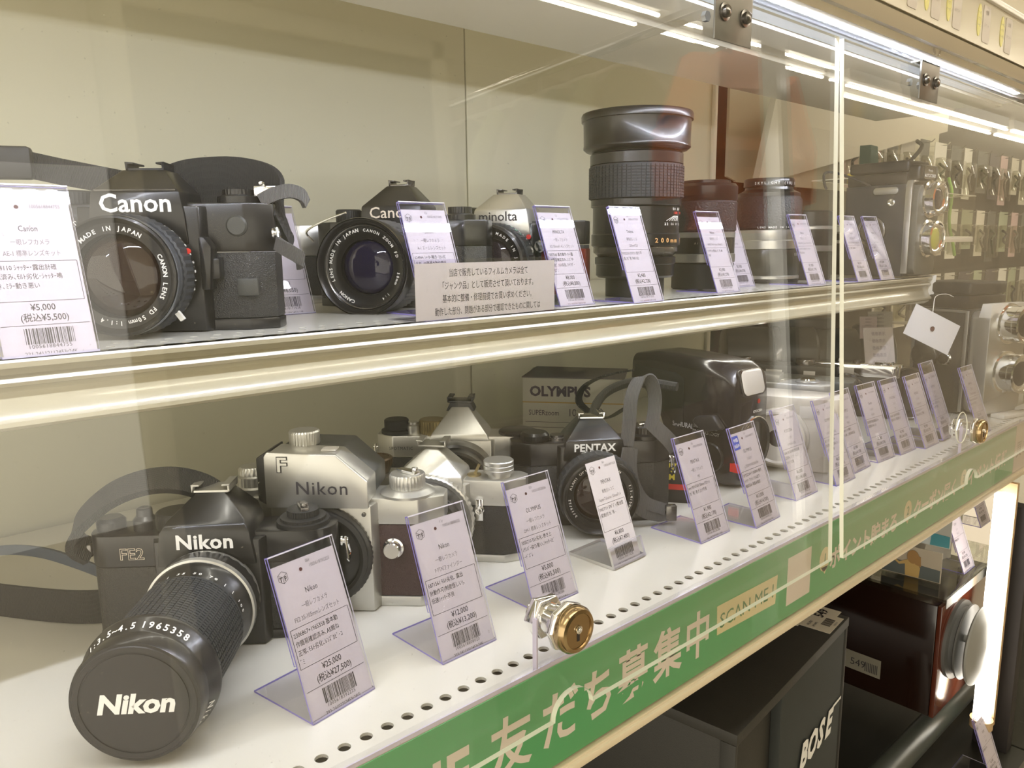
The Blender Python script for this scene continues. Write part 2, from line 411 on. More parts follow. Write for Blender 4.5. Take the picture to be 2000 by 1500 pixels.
# LED strip under the header
led = thing('led_strip', 'bright cool white LED strip in a clear channel under the header', 'lamp', (0,291,385.5))
mb = MB(); mb.box(XL, 1030, -5, 5, -1.6, 0); mb.build('channel', mat('led_board', (0.75,0.76,0.80), 0.3), led)
mb = MB()
xx = XL+6
while xx < 1024:
    mb.box(xx-3.4, xx+3.4, -2.4, 2.4, -2.8, -1.6); xx += 13.5
mb.build('led_chips', emis('led_emission', (0.86, 0.90, 1.0), 95), led, label='glowing white LED chips')
mb = MB(); 
a = [(6.6*math.cos(R(t)), -1.2-7*math.sin(R(t))) for t in range(0, 181, 15)]; b = [(5.8*math.cos(R(t)), -1.2-6.2*math.sin(R(t))) for t in range(180, -1, -15)]
mb.prism((a+b)[::-1], XL, 1033, 'x'); mb.build('clear_cover', clear('led_cover', (0.93,0.94,0.97), 1.4), led)

fill_led = thing('led_strip', 'small white LED strip added under the upper shelf to brighten the lower wall', 'lamp', (0,432,US-12.4))  # inferred strip, added to brighten the lower compartment
mb = MB(); mb.box(XL+40, 1020, -5, 5, -1.4, 0.2); mb.build('channel', mat('led_board', (0,0,0)), fill_led)
for x0 in range(-360, 1000, 40):
    mb = MB(); mb.box(x0-2, x0+2, -1.5, 1.5, -2.0, -1.4); mb.build('led_chip', emis('fill_led_emission', (1.0,0.97,0.88), 30), fill_led)

# acrylic doors (hung from hinges; the bottom stands a little toward the viewer)
def door(x0, x1, yb, zb, yt, zt, label):
    d = thing('display_case_door', label, 'door', (x0, yb, zb))
    th = math.atan2(yt-yb, zt-zb); L = math.hypot(yt-yb, zt-zb); w = x1-x0; t = 3.2
    M = Matrix.Rotation(-th, 4, 'X')
    # outline with half round notch at the bottom edge for the lock
    return d, M, L, w, t
def door_mesh(x0, x1, yb, zb, yt, zt, label, notch):
    d, M, L, w, t = door(x0, x1, yb, zb, yt, zt, label)
    pts = [(0, 0)]
    if notch is not None:
        nx = notch-x0
        for k in range(0, 13):
            a = PI - PI*k/12; pts.append((nx+15*math.cos(a), 13*math.sin(a)))
    pts += [(w, 0), (w, L), (0, L)]
    mb = MB(); mb.M = M
    n = len(pts)
    vs = [(p[0], 0, p[1]) for p in pts] + [(p[0], t, p[1]) for p in pts]
    mb.add(vs, [tuple(range(n)), tuple(range(n, 2*n))[::-1]], 0)
    mb.add(vs, [(i, n+i, n+(i+1) % n, (i+1) % n) for i in range(n)], 1)
    mb.build('acrylic_panel', [CLEARD, EDGE], d, smooth=0)
    return d, M
door_mesh(-420, 582, 264.5, -24, 283, 371, 'large left clear acrylic door with a half-round notch in its bottom edge', 284)
dr, drM = door_mesh(589, 1330, 258.5, -22.5, 283, 371, 'right clear acrylic door beyond the bright vertical joint', 884)
mb = MB(); mb.M = drM
mb.tube([(258+15.5*math.cos(R(a)), -0.3, 63+15.5*math.sin(R(a))) for a in range(0, 361, 12)], 0.45, 6); mb.build('finger_hole_rim', EDGE, dr)

def hinge(x, label):
    h = thing('door_hinge', label, 'hinge', (x, 283, 357), 0, 'steel hinges holding the clear doors')
    mb = MB(); mb.box(0, 40, -5.2, -3.9, -14, 17); mb.box(0, 40, -5.2, 4, 15.6, 17)
    mb.build('plate', STEEL, h, bevel=0.4)
    for x in (9, 31):
        mb = MB(); mb.lathe([(5.2,0),(5.2,1.2),(3.6,1.4),(3.4,3.2),(2.2,4.0),(0.2,4.2)], (x,-5.2,2), 'y', 20)
        s = mb.build('screw', CHROMED, h, bevel=0)
        mb = MB(); mb.lathe([(3.2,-11),(3.2,-14)], (x,-5.2,2), 'y', 6); mb.build('screw_nut', CHROMEP, s)
    return h
hinge(416, 'steel hinge plate at the top edge of the left clear door')
hinge(720, 'smaller looking steel hinge plate beyond the joint of the clear doors')
hk = thing('clear_hook', 'small clear plastic hook beside the far steel hinge', 'hook', (735, 272, 385))
mb = MB(); mb.tube([(7*math.cos(R(a)), 0, 7*math.sin(R(a))) for a in range(-60, 250, 20)], 0.9); mb.build('ring', clear('hook_clear', (0.9,0.9,0.9), 1.45), hk)
hk['label'] = 'small clear plastic ring hanging beside the far steel hinge'

def cam_lock(x, label):
    k = thing('cam_lock', label, 'lock', (x, 276.5, 0), 0, 'cam locks at the shelf edge')
    mb = MB(); mb.box(-15, 6, -1.2, 1.2, 2, 32); mb.build('clear_tab', [clear('tab_clear', (0.93,0.93,0.95), 1.45)], k)
    mb = MB(); mb.box(-15.3, -14.3, -1.5, 1.5, 2, 32); mb.build('tab_edge', mat('lilac_edge', (0.5,0.5,0.5)), k)
    c = (0, 0, 26)
    mb = MB(); mb.lathe([(8.6,-14),(8.6,2),(9.4,2),(9.4,8)], c, 'y', 32); mb.build('barrel', CHROMEP, k)
    mb = MB(); mb.lathe([(12,-12),(12.4,-11),(12.4,-5),(12,-4)], c, 'y', 6); mb.build('hex_nut', CHROMEP, k, bevel=0.5)
    mb = MB(); mb.lathe([(13.2,6.5),(13.8,7.5),(13.8,10),(13,11)], c, 'y', 8); mb.build('front_nut', CHROMEP, k, bevel=0.5)
    mb = MB(); mb.lathe([(12.4,11),(12.9,12),(12.9,15.5),(11.6,17.6),(9.6,18),(9.4,17.2),(0.1,17.2)], c, 'y', 40); mb.build('face', BRASS, k, label='brass coloured key face')
    mb = MB(); mb.lathe([(2.0,17.2),(2.0,17.45),(0.1,17.45)], (0,0,27), 'y', 16); mb.box(-0.9, 0.9, -17.45, -17.2, 20.5, 26)
    mb.build('keyhole', DARK, k, smooth=0)
    mb = MB(); mb.lathe([(2.2,17.4),(2.2,18.2),(1.2,18.4),(1.0,17.6),(0.1,17.6)], (0,0,27), 'y', 16); mb.build('keyhole_collar', CHROMEP, k)
cam_lock(281, 'chrome and brass cam lock near the middle of the lower shelf edge')
cam_lock(908, 'chrome and brass cam lock at the far right of the lower shelf edge')

# ------------------------------------------------------------------ price tags
TAGX = Matrix.Rotation(-R(20), 4, 'X')
def price_tag(loc, rz, label, brand, kind, model, notes, price, tax, code, serial, scale=1.0, web=False, clearbase=False, w=38.0, h=82.0, topgap=5.0, group='price tags in clear stands', lean=20, rev=False):
    t = thing('price_tag', label, 'price tag', loc, rz, group)
    M = Matrix.Scale(scale, 4) @ Matrix.Rotation(-R(lean), 4, 'X')
    hw = w/2; rng = random.Random(code)
    # L shaped clear stand: front plate, base plate, coloured edges
    mb = MB(); mb.M = M
    def plate(x0, x1, y0, y1, z0, z1, thin):
        vs = [(x0,y0,z0),(x1,y0,z0),(x1,y1,z0),(x0,y1,z0),(x0,y0,z1),(x1,y0,z1),(x1,y1,z1),(x0,y1,z1)]
        fs = [(0,3,2,1),(4,5,6,7),(0,1,5,4),(1,2,6,5),(2,3,7,6),(3,0,4,7)]
        for i, f in enumerate(fs):
            big = i in ((2,4) if thin == 'y' else (0,1))
            mb.add(vs, [f], 0 if big else (1 if i in ((5,0) if thin == 'y' else (5,4)) else 2))
    ph = 40 if clearbase else h
    if clearbase:
        mb.M = Matrix.Scale(scale, 4) @ Matrix.Rotation(-R(lean), 4, 'X'); plate(-hw-2, hw+2, -3.2, -1.4, 0, 15, 'y')
        mb.M = Matrix.Scale(scale, 4); plate(-hw-2, hw+2, -1, 40, 0.2, 2.4, 'z')
    else:
        plate(-hw-0.8, hw+0.8, -0.9, 0, 0, h, 'y')
        plate(-hw-0.8, hw+0.8, 1.2, 2.0, h*0.35, h, 'y')
        plate(-hw-0.8, hw+0.8, -0.9, 2.0, h-0.1, h+0.6, 'z')
        mb.M = Matrix.Scale(scale, 4); plate(-hw-0.8, hw+0.8, 0, 47, 0.2, 1.2, 'z')
    mb.build('clear_stand', [clear('stand_clear2', (0.93,0.93,0.94), 1.45) if clearbase else CLEARH, mat('clear_edge_grey', (0.55,0.53,0.50), 0.15, coat=1.0) if clearbase else PURPLE, mat('clear_edge_pale', (0.62,0.60,0.68), 0.2, coat=0.6)], t, smooth=0)
    H = h-topgap
    mb = MB(); mb.M = M; mb.box(-hw, hw, 0.2, 0.5, 1.2, H); cd = mb.build('card', PAPER, t, smooth=0)
    y = 0.12
    k = H/78.0
    def L(mmfromtop): return H - mmfromtop*k
    mb = MB(); mb.M = M; mg = MB(); mg.M = M
    def line(mb_, x0, x1, d, th=0.25): mb_.box(x0, x1, y, y+0.05, L(d)-th/2, L(d)+th/2)
    # cube mark with the letters T F
    cx, cz = -hw+5.2, L(6.2); s = 3.0
    cube = [(0,s),(s*.87,s*.5),(s*.87,-s*.5),(0,-s),(-s*.87,-s*.5),(-s*.87,s*.5)]
    def seg(a, b, th=0.22):
        ax, az, bx, bz = cx+a[0], cz+a[1], cx+b[0], cz+b[1]; dx, dz = bx-ax, bz-az; l = math.hypot(dx, dz); nx, nz = -dz/l*th/2, dx/l*th/2
        mb.add([(ax+nx,y,az+nz),(ax-nx,y,az-nz),(bx-nx,y,bz-nz),(bx+nx,y,bz+nz)], [(0,1,2,3)])
    for i in range(6): seg(cube[i], cube[(i+1) % 6])
    for q in (1, 5, 3): seg((0,0), cube[q])
    mb.text('T', 3.0, (cx-1.3, y, cz-1.8), bold=0.03); mb.text('F', 3.0, (cx+1.3, y, cz-1.8), bold=0.03)
    mb.text(brand, 4.0, (0, y, L(17.5)), sx=0.72, spacing=1.05)
    mg.text(kind, 3.2, (0, y, L(24)), sx=0.72)
    mg.text(model, 3.2, (0, y, L(29.5)), sx=0.72)
    line(mb, -hw+1.2, hw-1.2, 32, .22); line(mb, -hw+1.2, hw-1.2, 51.5, .22)
    mb.box(-hw+1.1, -hw+1.35, y, y+.05, L(51.5), L(32)); mb.box(hw-1.35, hw-1.1, y, y+.05, L(51.5), L(32))
    for i, s_ in enumerate(notes):
        mb.text(s_, 3.1, (-hw+2.2, y, L(36.3+4.4*i)), align='LEFT', sx=0.80)
    mb.text(price, 4.3, (0, y, L(56)), sx=0.85, bold=0.008); mb.text(tax, 4.3, (0, y, L(61)), sx=0.85, bold=0.008)
    line(mb, -hw+1, hw-1, 63, .22)
    mb.text(code, 2.6, (0, y, L(74)), sx=0.95, spacing=1.12); mb.text(serial, 2.4, (0, y, L(77.3)), sx=0.95)
    mb.build('printed_text', INK, cd, smooth=0)
    mg.text(rng.choice(['11r','07r','06r','03r','12r']), 2.5, (2, y, L(3.2)), sx=0.8); mg.text(code, 2.5, (8.6, y, L(6)), sx=0.80)
    mg.build('grey_text', INKG, cd, smooth=0)
    mb = MB(); mb.M = M
    x = -9.5
    while x < 10.5:
        bw = rng.choice([.22,.22,.45,.66]); mb.box(x, x+bw, y, y+.05, L(72), L(64.5)); x += bw + rng.choice([.25,.3,.5])
    mb.build('barcode', INK, cd, smooth=0)
    mb = MB(); mb.M = M; mb.lathe([(0.95,-y),(0.95,-y+.06),(.05,-y+.06)], (-3, 0, L(5.5)), 'y', 14); mb.build('punched_dot', INKR, cd, smooth=0)
    if web:
        mb = MB(); mb.M = M; mb.box(-hw+.6, -hw+10, y-.12, y-.02, L(13.5), L(2)); st = mb.build('blue_sticker', mat('sticker_blue', (0.05,0.10,0.60), 0.4), cd, label='blue sticker with white lettering')
        mb = MB(); mb.M = M; mb.text('WEB', 4, (-hw+5.3, y-.18, L(7)), sx=.8, bold=.02); mb.text('出品中', 3.2, (-hw+5.3, y-.18, L(11.5)), sx=.85, bold=.02); mb.build('sticker_lettering', WHITEP, st, smooth=0)
    return t

K1 = '一眼レフカメラ'
LOW = [
 ((177,321,0), 10, 'white price tag in front of the black zoom lens camera at far left', 'Nikon', K1, 'FE2 35-105mmレンズセット', ['2306867+1965358 基本動','作簡易確認済み､AE概ね','正常､ﾓﾙﾄ劣化､ﾚﾝｽﾞｶﾋﾞ･ｺ','ﾞﾐ'], '¥25,000', '(税込¥27,500)', '1005618392225', '293-24102712453r24G', {}),
 ((256,319,0), 1, 'white price tag in front of the silver camera with the boxy finder', 'Nikon', K1, 'F FTNファインダー', ['6871561 ﾓﾙﾄ劣化､ 露出','計動作可(制度怪しい)､','低速ｼｬｯﾀｰ不良'], '¥12,000', '(税込¥13,200)', '1005618808023', '233-24111012453r24K', {}),
 ((336,329,0), 0, 'white price tag beside the chrome lock, in front of the silver peaked camera', 'OLYMPUS', K1, 'OM-1 標準レンズキット', ['1035210 ﾓﾙﾄ劣化､巻き上','げﾚﾊﾞｰ戻り悪い､ｼｬｯﾀｰｽﾋﾟ','ｰﾄﾞｽﾞﾚ'], '¥5,000', '(税込¥5,500)', '1005618528286', '251-24101812453r24H', {}),
 ((418,338,0), 2, 'white price tag in a colourless clear stand before the black camera lens', 'PENTAX', '単焦点レンズ', 'Super-Takumar 50mmF1.4', ['M42ﾏｳﾝﾄ SPﾎﾞﾃﾞｨ(電池室','腐食)付 ｶﾋﾞ有 -'], '¥6,800', '(税込¥7,480)', '1005618471028', '189-24100912453r24J', dict(clearbase=True, w=33, h=76, topgap=0)),
 ((505,322,0), 0, 'white price tag in front of the striped camera strap', 'PENTAX', K1, 'ME', ['smc PENTAX 50mm F2ｾｯﾄ(','ｶﾋﾞ有) 巻き上げ不良'], '¥1,980', '(税込¥2,178)', '1005618028286', '193-24072912453r24G', {}),
 ((564,311,0), 2, 'white price tag with a blue sticker at its top left corner', 'OLYMPUS', 'ﾌｨﾙﾑｶﾒﾗ', 'μ ZOOM PANORAMA', ['OPT2ZOA+ﾘ 100300R 動作','ｼｬｯﾀｰ･ﾌﾗｯｼｭ･ﾌｨﾙﾑ送り','確認済み 現像未確認'], '¥13,000', '(税込¥14,300)', '1005618409223', '203-24120712453r24G', dict(web=True)),
 ((650,322,0), 0, 'white price tag in front of the pearl white compact camera', 'KYOCERA', 'ﾊｰﾌｶﾒﾗ', 'SAMURAI X2.0', ['0084178 基本動作簡易確','認済み､ﾌｧｲﾝﾀﾞｰにﾊﾞﾘ','ｽﾄﾗｯﾌﾟ欠損'], '¥6,000', '(税込¥6,600)', '1005617798124', '193-24101812453r24G', {}),
 ((716,317,0), 0, 'white price tag standing left of the bright door joint, beside the pearl camera tag', 'OLYMPUS', 'ｺﾝﾊﾟｸﾄｶﾒﾗ', 'SUPERZOOM 105G', ['箱･ｹｰｽ付 K240009','基本動作確認済み､ﾌｧ','ｲﾝﾀﾞｰ内ｺﾞﾐ有'], '¥6,000', '(税込¥6,600)', '1005618100230', '253-24101712453r24G', {}),
 ((768,324,0), 2, 'white price tag half behind the bright vertical door joint', 'OLYMPUS', 'ﾌｨﾙﾑｶﾒﾗ', 'PEN-S', ['32892 ｼｬｯﾀｰ動作､','ﾓﾙﾄ無し､現像未確認品'], '¥3,980', '(税込¥4,378)', '1005618171038', '253-24101612453r24G', {}),
 ((822,323,0), -2, 'white price tag, first in the row right of the bright door joint', 'Canon', 'ﾌｨﾙﾑｶﾒﾗ', 'AF35M', ['発光動作簡易確認済み､','裏蓋破れ有､ﾍｺﾐ､'], '¥3,980', '(税込¥4,378)', '1005618200445', '253-24101912453r24G', {}),
 ((869,319,0), -1, 'white price tag, second in the row right of the bright door joint', 'KYOCERA', 'ﾌｨﾙﾑｶﾒﾗ', 'TD', ['106681 基本動作簡易','確認済み､液晶漏れ小'], '¥3,980', '(税込¥4,378)', '1005618200452', '253-24102012453r24G', {}),
 ((914,311,0), 0, 'white price tag, third in the row right of the bright door joint', 'PENTAX', 'ﾌｨﾙﾑｶﾒﾗ', 'ZOOM 105', ['SZT 4361028 ｼｬｯﾀｰ','不具合 巻き上げ確認'], '¥2,980', '(税込¥3,278)', '1005618200469', '253-24102112453r24G', {}),
 ((960,310,2), 2, 'white price tag with a tall clear top, last in the row before the round lock', 'OLYMPUS', 'ﾌｨﾙﾑｶﾒﾗ', 'TRIP35', ['1045 ﾌｨﾙﾑ室内ｷｽﾞ有､','ｼｬｯﾀｰ動作確認'], '¥4,480', '(税込¥4,928)', '1005618200476', '253-24102212453r24G', dict(h=90, topgap=13)),
 ((1020,290,0), 0, 'white price tag alone at the far right of the lower shelf behind the lock', 'MAMIYA', '二眼ﾚﾌ', 'C3 PROFESSIONAL', ['MAMIYA-SEKOR 80mm F','2.8､ｼｬｯﾀｰ不良有り'], '¥12,000', '(税込¥13,200)', '1005618200483', '253-24102312453r24G', {}),
]
for loc, rz, lab, br, kd, md, nt_, p, tx, cd_, sr, kw in LOW:
    price_tag(loc, rz, lab, br, kd, md, nt_, p, tx, cd_, sr, **kw)
UP = [
 ((84,403,US), 0, 'white price tag at the far left of the upper shelf', 'Canon', K1, 'AE-1 標準レンズキット', ['334110 ｼｬｯﾀｰ･露出計確','認済み､ﾓﾙﾄ劣化･ｼｬｯﾀｰ鳴','き､ﾐﾗｰ動き悪い'], '¥5,000', '(税込¥5,500)', '1005618844755', '221-24112112453r24K', {}),
 ((262,523,US), 0, 'white price tag half hidden behind the large black camera body', 'Canon', K1, 'AE-1 プログラム', ['171039 ｼｬｯﾀｰ鳴き'], '¥5,500', '(税込¥6,050)', '1005618171038', '221-24111012453r23F', {}),
 ((333,430,US), 0, 'white price tag standing behind the long notice card', 'Canon', K1, 'A-1 ズームレンズセット', ['624844 ｼｬｯﾀｰ鳴き･ﾓﾙﾄ劣','化有､AE等基本動作簡易','確認済み'], '¥6,000', '(税込¥6,600)', '1005618171045', '221-24111112453r24F', {}),
 ((455,422,US), 0, 'white price tag between the notice card and the tall lens tag', 'MINOLTA', K1, 'XD 50mmF1.4レンズセット', ['3007560 基本動作･ｵｰﾄ露','出簡易確認済み､ﾚﾝｽﾞ中','玉ｶﾋﾞ､ﾓﾙﾄ劣化､ﾌｧｲﾝﾀﾞｰ','内ｺﾞﾐ'], '¥8,000', '(税込¥8,800)', '1005618750360', '231-24102612453r24I', {}),
 ((517,400,US), 0, 'white price tag in front of the tall upright telephoto lens', 'Tokina', '単焦点レンズ', '200mmF2.8', ['ﾔｼｶ/ｺﾝﾀｯｸｽﾏｳﾝﾄ 絞り不','良､ｶﾋﾞ有 7401152'], '¥2,480', '(税込¥2,728)', '1005618771053', '125-24101812453r24I', {}),
 ((668,421,US), 0, 'white price tag before the shorter zoom lens, nearest of the pair', 'Nikon', '単焦点レンズ', 'NIKKOR-H Auto 50mmF2', ['ﾆｺﾝFﾏｳﾝﾄ(非AI) ｶﾋﾞ有 88','3783'], '¥2,980', '(税込¥3,278)', '1005618771060', '125-24072712453r24G', {}),
 ((765,462,US), 0, 'white price tag half covered by its neighbour before the zoom lens', 'Nikon', '単焦点レンズ', 'NIKKOR 35mm F2.8', ['非AI 354/187'], '¥3,980', '(税込¥4,378)', '1005618771077', '125-24101812453r24A', {}),
 ((842,419,US), 0, 'white price tag before the lens with the two silver rings', 'Nikon', '単焦点レンズ', 'NIKKOR-Q Auto 135mm F2.8', ['ﾆｺﾝFﾏｳﾝﾄ(非AI) ﾋﾞﾈｯﾄ小','傷 336/26'], '¥1,980', '(税込¥2,178)', '1005618771084', '125-24101812453r24B', {}),
 ((948,412,US), 0, 'white price tag right beside the bright door joint on the upper shelf', 'Nikon', '単焦点レンズ', 'NIKKOR-S Auto 35mm F2.8', ['ｶﾋﾞ･汚れ 336051'], '¥6,000', '(税込¥6,600)', '1005618771091', '125-24101812453r24C', {}),
 ((1002,408,US), 0, 'white price tag at the far right end of the upper shelf', 'MINOLTA', '二眼レフ', 'AUTOCORD', ['ｼｬｯﾀｰ動作･ﾋﾟﾝﾄ','合わせ不良'], '¥12,000', '(税込¥13,200)', '1005618771107', '125-24101812453r24D', {}),
]
for loc, rz, lab, br, kd, md, nt_, p, tx, cd_, sr, kw in UP:
    price_tag(loc, rz, lab, br, kd, md, nt_, p, tx, cd_, sr, **kw)

# notice card on the upper shelf edge
nc = thing('notice_card', 'long cream notice card with four lines of Japanese text in a clear holder', 'sign', (347,401.5,US), 0)
mb = MB(); mb.box(-63, 63, -1, 0, 0, 39); mb.box(-63, 63, 1.2, 2, 0, 39); mb.box(-63, 63, -1, 30, 0.2, 1.0); mb.build('clear_holder', CLEARH, nc, smooth=0)
mb = MB(); mb.box(-61.5, 61.5, 0.2, 0.6, 0.8, 36.5); c_ = mb.build('card', PAPERC, nc, smooth=0)
mb = MB()
for i, s_ in enumerate(['当店で販売しているフィルムカメラは全て', '「ジャンク品」として販売させて頂いております。', '基本的に整備・修理前提でお買い求めください。', '動作した部分、問題がある部分で確認できたものに関しては']):
    mb.text(s_, 5.6, (0, 0.1, 28.2-8.2*i), sx=0.66 if i < 3 else 0.62)
mb.build('printed_text', INK, c_, smooth=0)

# ------------------------------------------------------------------ film SLR cameras
def outline(W, D, style, grow=0.0):
    h = W/2 + grow; g = grow
    if style == 'round':
        r = D/2*0.92 + g
        pts = []
        for k in range(9): a = R(-90 + 180*k/8); pts.append((h - r + r*math.cos(a), D/2 + (D/2+g)*math.sin(a)))
        for k in range(9): a = R(90 + 180*k/8); pts.append((-h + r + r*math.cos(a), D/2 + (D/2+g)*math.sin(a)))
        return pts
    c = 15
    return [(-h+c, -g), (h-c, -g), (h, 8), (h, D-5), (h-6, D+g), (-h+6, D+g), (-h, D-5), (-h, 8)]

def grip_blocks(mb, r, c, t0, t1, rows, cols, hgt=0.8, gap=0.28):
    """rubber grip of small raised blocks around a barrel whose axis points to -Y"""
    dt = (t1-t0)/rows; da = 2*PI/cols
    for i in range(rows):
        for j in range(cols):
            a0 = da*(j+gap/2); a1 = da*(j+1-gap/2); y0 = -(t0+dt*(i+gap/2)); y1 = -(t0+dt*(i+1-gap/2))
            vs = []
            for rr in (r, r+hgt):
                for a, y in ((a0,y0),(a1,y0),(a1,y1),(a0,y1)):
                    q = rr if rr == r else rr
                    vs.append((c[0]+q*math.sin(a), c[1]+y, c[2]+q*math.cos(a)))
            mb.add(vs, [(4,5,6,7),(0,1,5,4),(1,2,6,5),(2,3,7,6),(3,0,4,7)])

def cyltext(mb, st, size, r, c, a0, t, sx=1.0, bold=0.0, da=None, slope=0.0):
    cs_, sn_ = math.cos(R(slope)), math.sin(R(slope))
    a = a0
    for ch in st:
        if ch != ' ':
            q = R(a); mb.text(ch, size, (c[0]+r*math.sin(q), c[1]-t, c[2]+r*math.cos(q)), (math.cos(q),0,-math.sin(q)), (sn_*math.sin(q), cs_, sn_*math.cos(q)), sx=sx, bold=bold)
        a += da if da else math.degrees(size*0.74*sx/r)

def triangle_ring(root, x, y, z, side):
    mb = MB(); mb.lathe([(3.2,0),(3.2,1),(1.6,1.2),(1.6,3.4),(2.2,3.6),(2.2,4.2),(0.1,4.2)] , (x, y, z), 'x' , 16)
    if side < 0:
        mb = MB(); mb.lathe([(3.2,0),(3.2,-1),(1.6,-1.2),(1.6,-3.4),(2.2,-3.6),(2.2,-4.2),(0.1,-4.2)], (x, y, z), 'x', 16)
    lug = mb.build('strap_lug', CHROMEP, root)
    mb = MB(); X = x+side*2.6
    pts = [(X, y-1, z+2.5), (X+side*1.5, y-5.5, z-9), (X+side*1.5, y-4, z-11), (X+side*1.5, y+4, z-11), (X+side*1.5, y+5.5, z-9), (X, y+1, z+2.5), (X, y-1, z+2.5)]
    mb.tube(pts, 0.75, 8); mb.build('strap_ring', CHROMEP, lug)

def slr(name, label, loc, rz, W=142, H=66, D=28, style='round', topm=BLACK, leather=LEATH, basem=None, top_h=19, base_h=6,
        mirror=(29, 7), mirrm=None, prism=None, prismm=None, lensz=36, cat='camera', group=None, lean=0):
    t = thing(name, label, cat, loc, rz, group)
    if lean: t.rotation_euler = (R(lean), 0, R(rz))
    basem = basem or topm; mirrm = mirrm or topm
    mb = MB(); mb.prism(outline(W, D, style), base_h, H-top_h, 'z'); mb.build('body', leather, t, bevel=0.4)
    mb = MB(); mb.prism(outline(W, D, style, 0.5), 0, base_h-0.3, 'z'); mb.build('bottom_plate', basem, t, bevel=0.9)
    mb = MB(); mb.prism(outline(W, D, style, 0.5), H-top_h+0.3, H, 'z'); mb.build('top_plate', topm, t, bevel=1.0)
    mh, md = mirror
    mb = MB(); mb.prism([(-mh-3,1),(-mh,-md),(mh,-md),(mh+3,1)], 0.6, H-2, 'z'); mb.build('mirror_box', mirrm, t, bevel=0.8)
    if prism:
        mb = MB(); mb.loft([[(-xh,yf,z),(xh,yf,z),(xh,yb,z),(-xh,yb,z)] for (z, xh, yf, yb) in prism])
        mb.build('viewfinder_hump', prismm or topm, t, bevel=0.8)
    return t

def hot_shoe(t, z, y, m=CHROMEP, w=9.5, ln=17):
    mb = MB(); mb.box(-w, w, y-ln/2, y+ln/2, z, z+1.2)
    for s in (-1, 1):
        mb.box(*(sorted((s*w, s*(w+1.2)))), y-ln/2, y+ln/2, z, z+4.4); mb.box(*(sorted((s*(w-3.2), s*(w+1.2)))), y-ln/2, y+ln/2, z+3.4, z+4.4)
    return mb.build('accessory_shoe', m, t, bevel=0.25)

def dial(t, name, m, x, y, z, prof, knurl=0, kamp=0.3, seg=32, label=None):
    mb = MB(); mb.lathe(prof, (x, y, z), 'z', seg, knurl=knurl, kamp=kamp); return mb.build(name, m, t, label=label)

def crank(t, m, x, y, z, ang=30, ln=10):
    mb = MB(); mb.M = Matrix.Translation((x, y, z)) @ Matrix.Rotation(R(ang), 4, 'Z')
    mb.prism([(-2.4,-ln),(2.4,-ln),(3,0),(2.4,ln*0.8),(-2.4,ln*0.8),(-3,0)], 0, 2.2, 'z'); mb.lathe([(2.2,2.2),(2.0,4.6),(0.1,4.9)], (0, -ln+2, 0), 'z', 16)
    return mb.build('rewind_crank', m, t, bevel=0.4)

def glass(t, c, tt, r, m=GLASS, bulge=3.0):
    prof = [(r, tt-bulge)] + [(r*math.cos(R(a)), tt-bulge+bulge*math.sin(R(a))) for a in range(10, 90, 10)] + [(0.05, tt)]
    mb = MB(); mb.lathe(prof, c, 'y', 48); return mb.build('front_glass', m, t)

# 1 --- black camera with the big zoom, lower left
t = slr('film_camera', 'black SLR camera with a long capped zoom lens, at lower left', (158,430,0), -38.5, 139, 66, 26,
        prism=[(50,27,-9,20),(56,26.5,-10,22),(70,24.5,-10.5,24),(74,22,-9,26),(76,21,-6,27),(88,8,7,24)])
hot_shoe(t, 88, 15, CHROME)
mb = MB(); mb.text('Nikon', 11.5, (0,-10.75,61), (1,0,0), (0,0,1), bold=0.03, spacing=1.05, sx=1.05); mb.build('maker_lettering', WHITEP, t, smooth=0)
mb = MB(); mb.text('FE2', 9.5, (-44,-0.75,52), bold=0.02); 
mb.build('model_lettering', CREAMINK, t, smooth=0)
mb = MB(); mb.text('FE2', 9.5, (-44,-0.85,52), bold=-0.012); mb.build('model_lettering_inner', BLACK, t, smooth=0)
dial(t, 'shutter_button', BLACK, -40, 12, 66, [(6.5,0),(6.5,6),(4.5,8),(4.3,12),(3.2,12.6),(0.1,12.2)], label='black shutter release')
dial(t, 'shutter_dial', BLACKM, -22, 13, 66, [(11,0),(11.5,1),(11.5,9),(10.5,10),(0.1,10)], 36)
dial(t, 'advance_lever_hub', BLACK, -60, 14, 66, [(8,0),(8,5),(6,7),(0.1,7)])
dial(t, 'film_speed_dial', BLACKM, 50, 13, 66, [(15,0),(15,2.4),(13,2.6),(13,4.4),(9,4.8),(9,8.6),(8,9.2),(0.1,9.2)], 40)
crank(t, CHROMED, 50, 13, 75, 20, 8)
mb = MB(); mb.M = Matrix.Translation((0,-8,40)); 
mb.lathe([(14,0),(14,3),(13,4),(0.1,4)], (0,0,2), 'y', 32)
mb = MB(); mb.box(-75.5, -70.6, 9, 17, 50, 58); mb.build('strap_eyelet', CHROMED, t, bevel=1.2)
triangle_ring(t, 71.5, 12, 54, 1)
c = (0, -8, 31.5)
mb = MB(); mb.lathe([(27,-2),(27,3),(28.6,3.5),(28.6,6),(28,6.6)], c, 'y', 64); mb.build('lens_mount_ring', CHROME, t)
mb = MB(); mb.lathe([(28,6),(29,7),(29,14),(27.5,15)], c, 'y', knurl=32, kamp=0.5); mb.build('aperture_ring', BLACK, t)
mb = MB(); mb.lathe([(27.6,14),(29.4,15),(29.4,18.5),(28.4,19)], c, 'y', 64); mb.build('silver_ring', CHROME, t, label='bright silver ring on the black lens')
mb = MB(); mb.lathe([(28.4,18),(27.6,24),(25.8,27),(25.8,84)], c, 'y', 64); mb.build('lens_barrel', BLACK, t)
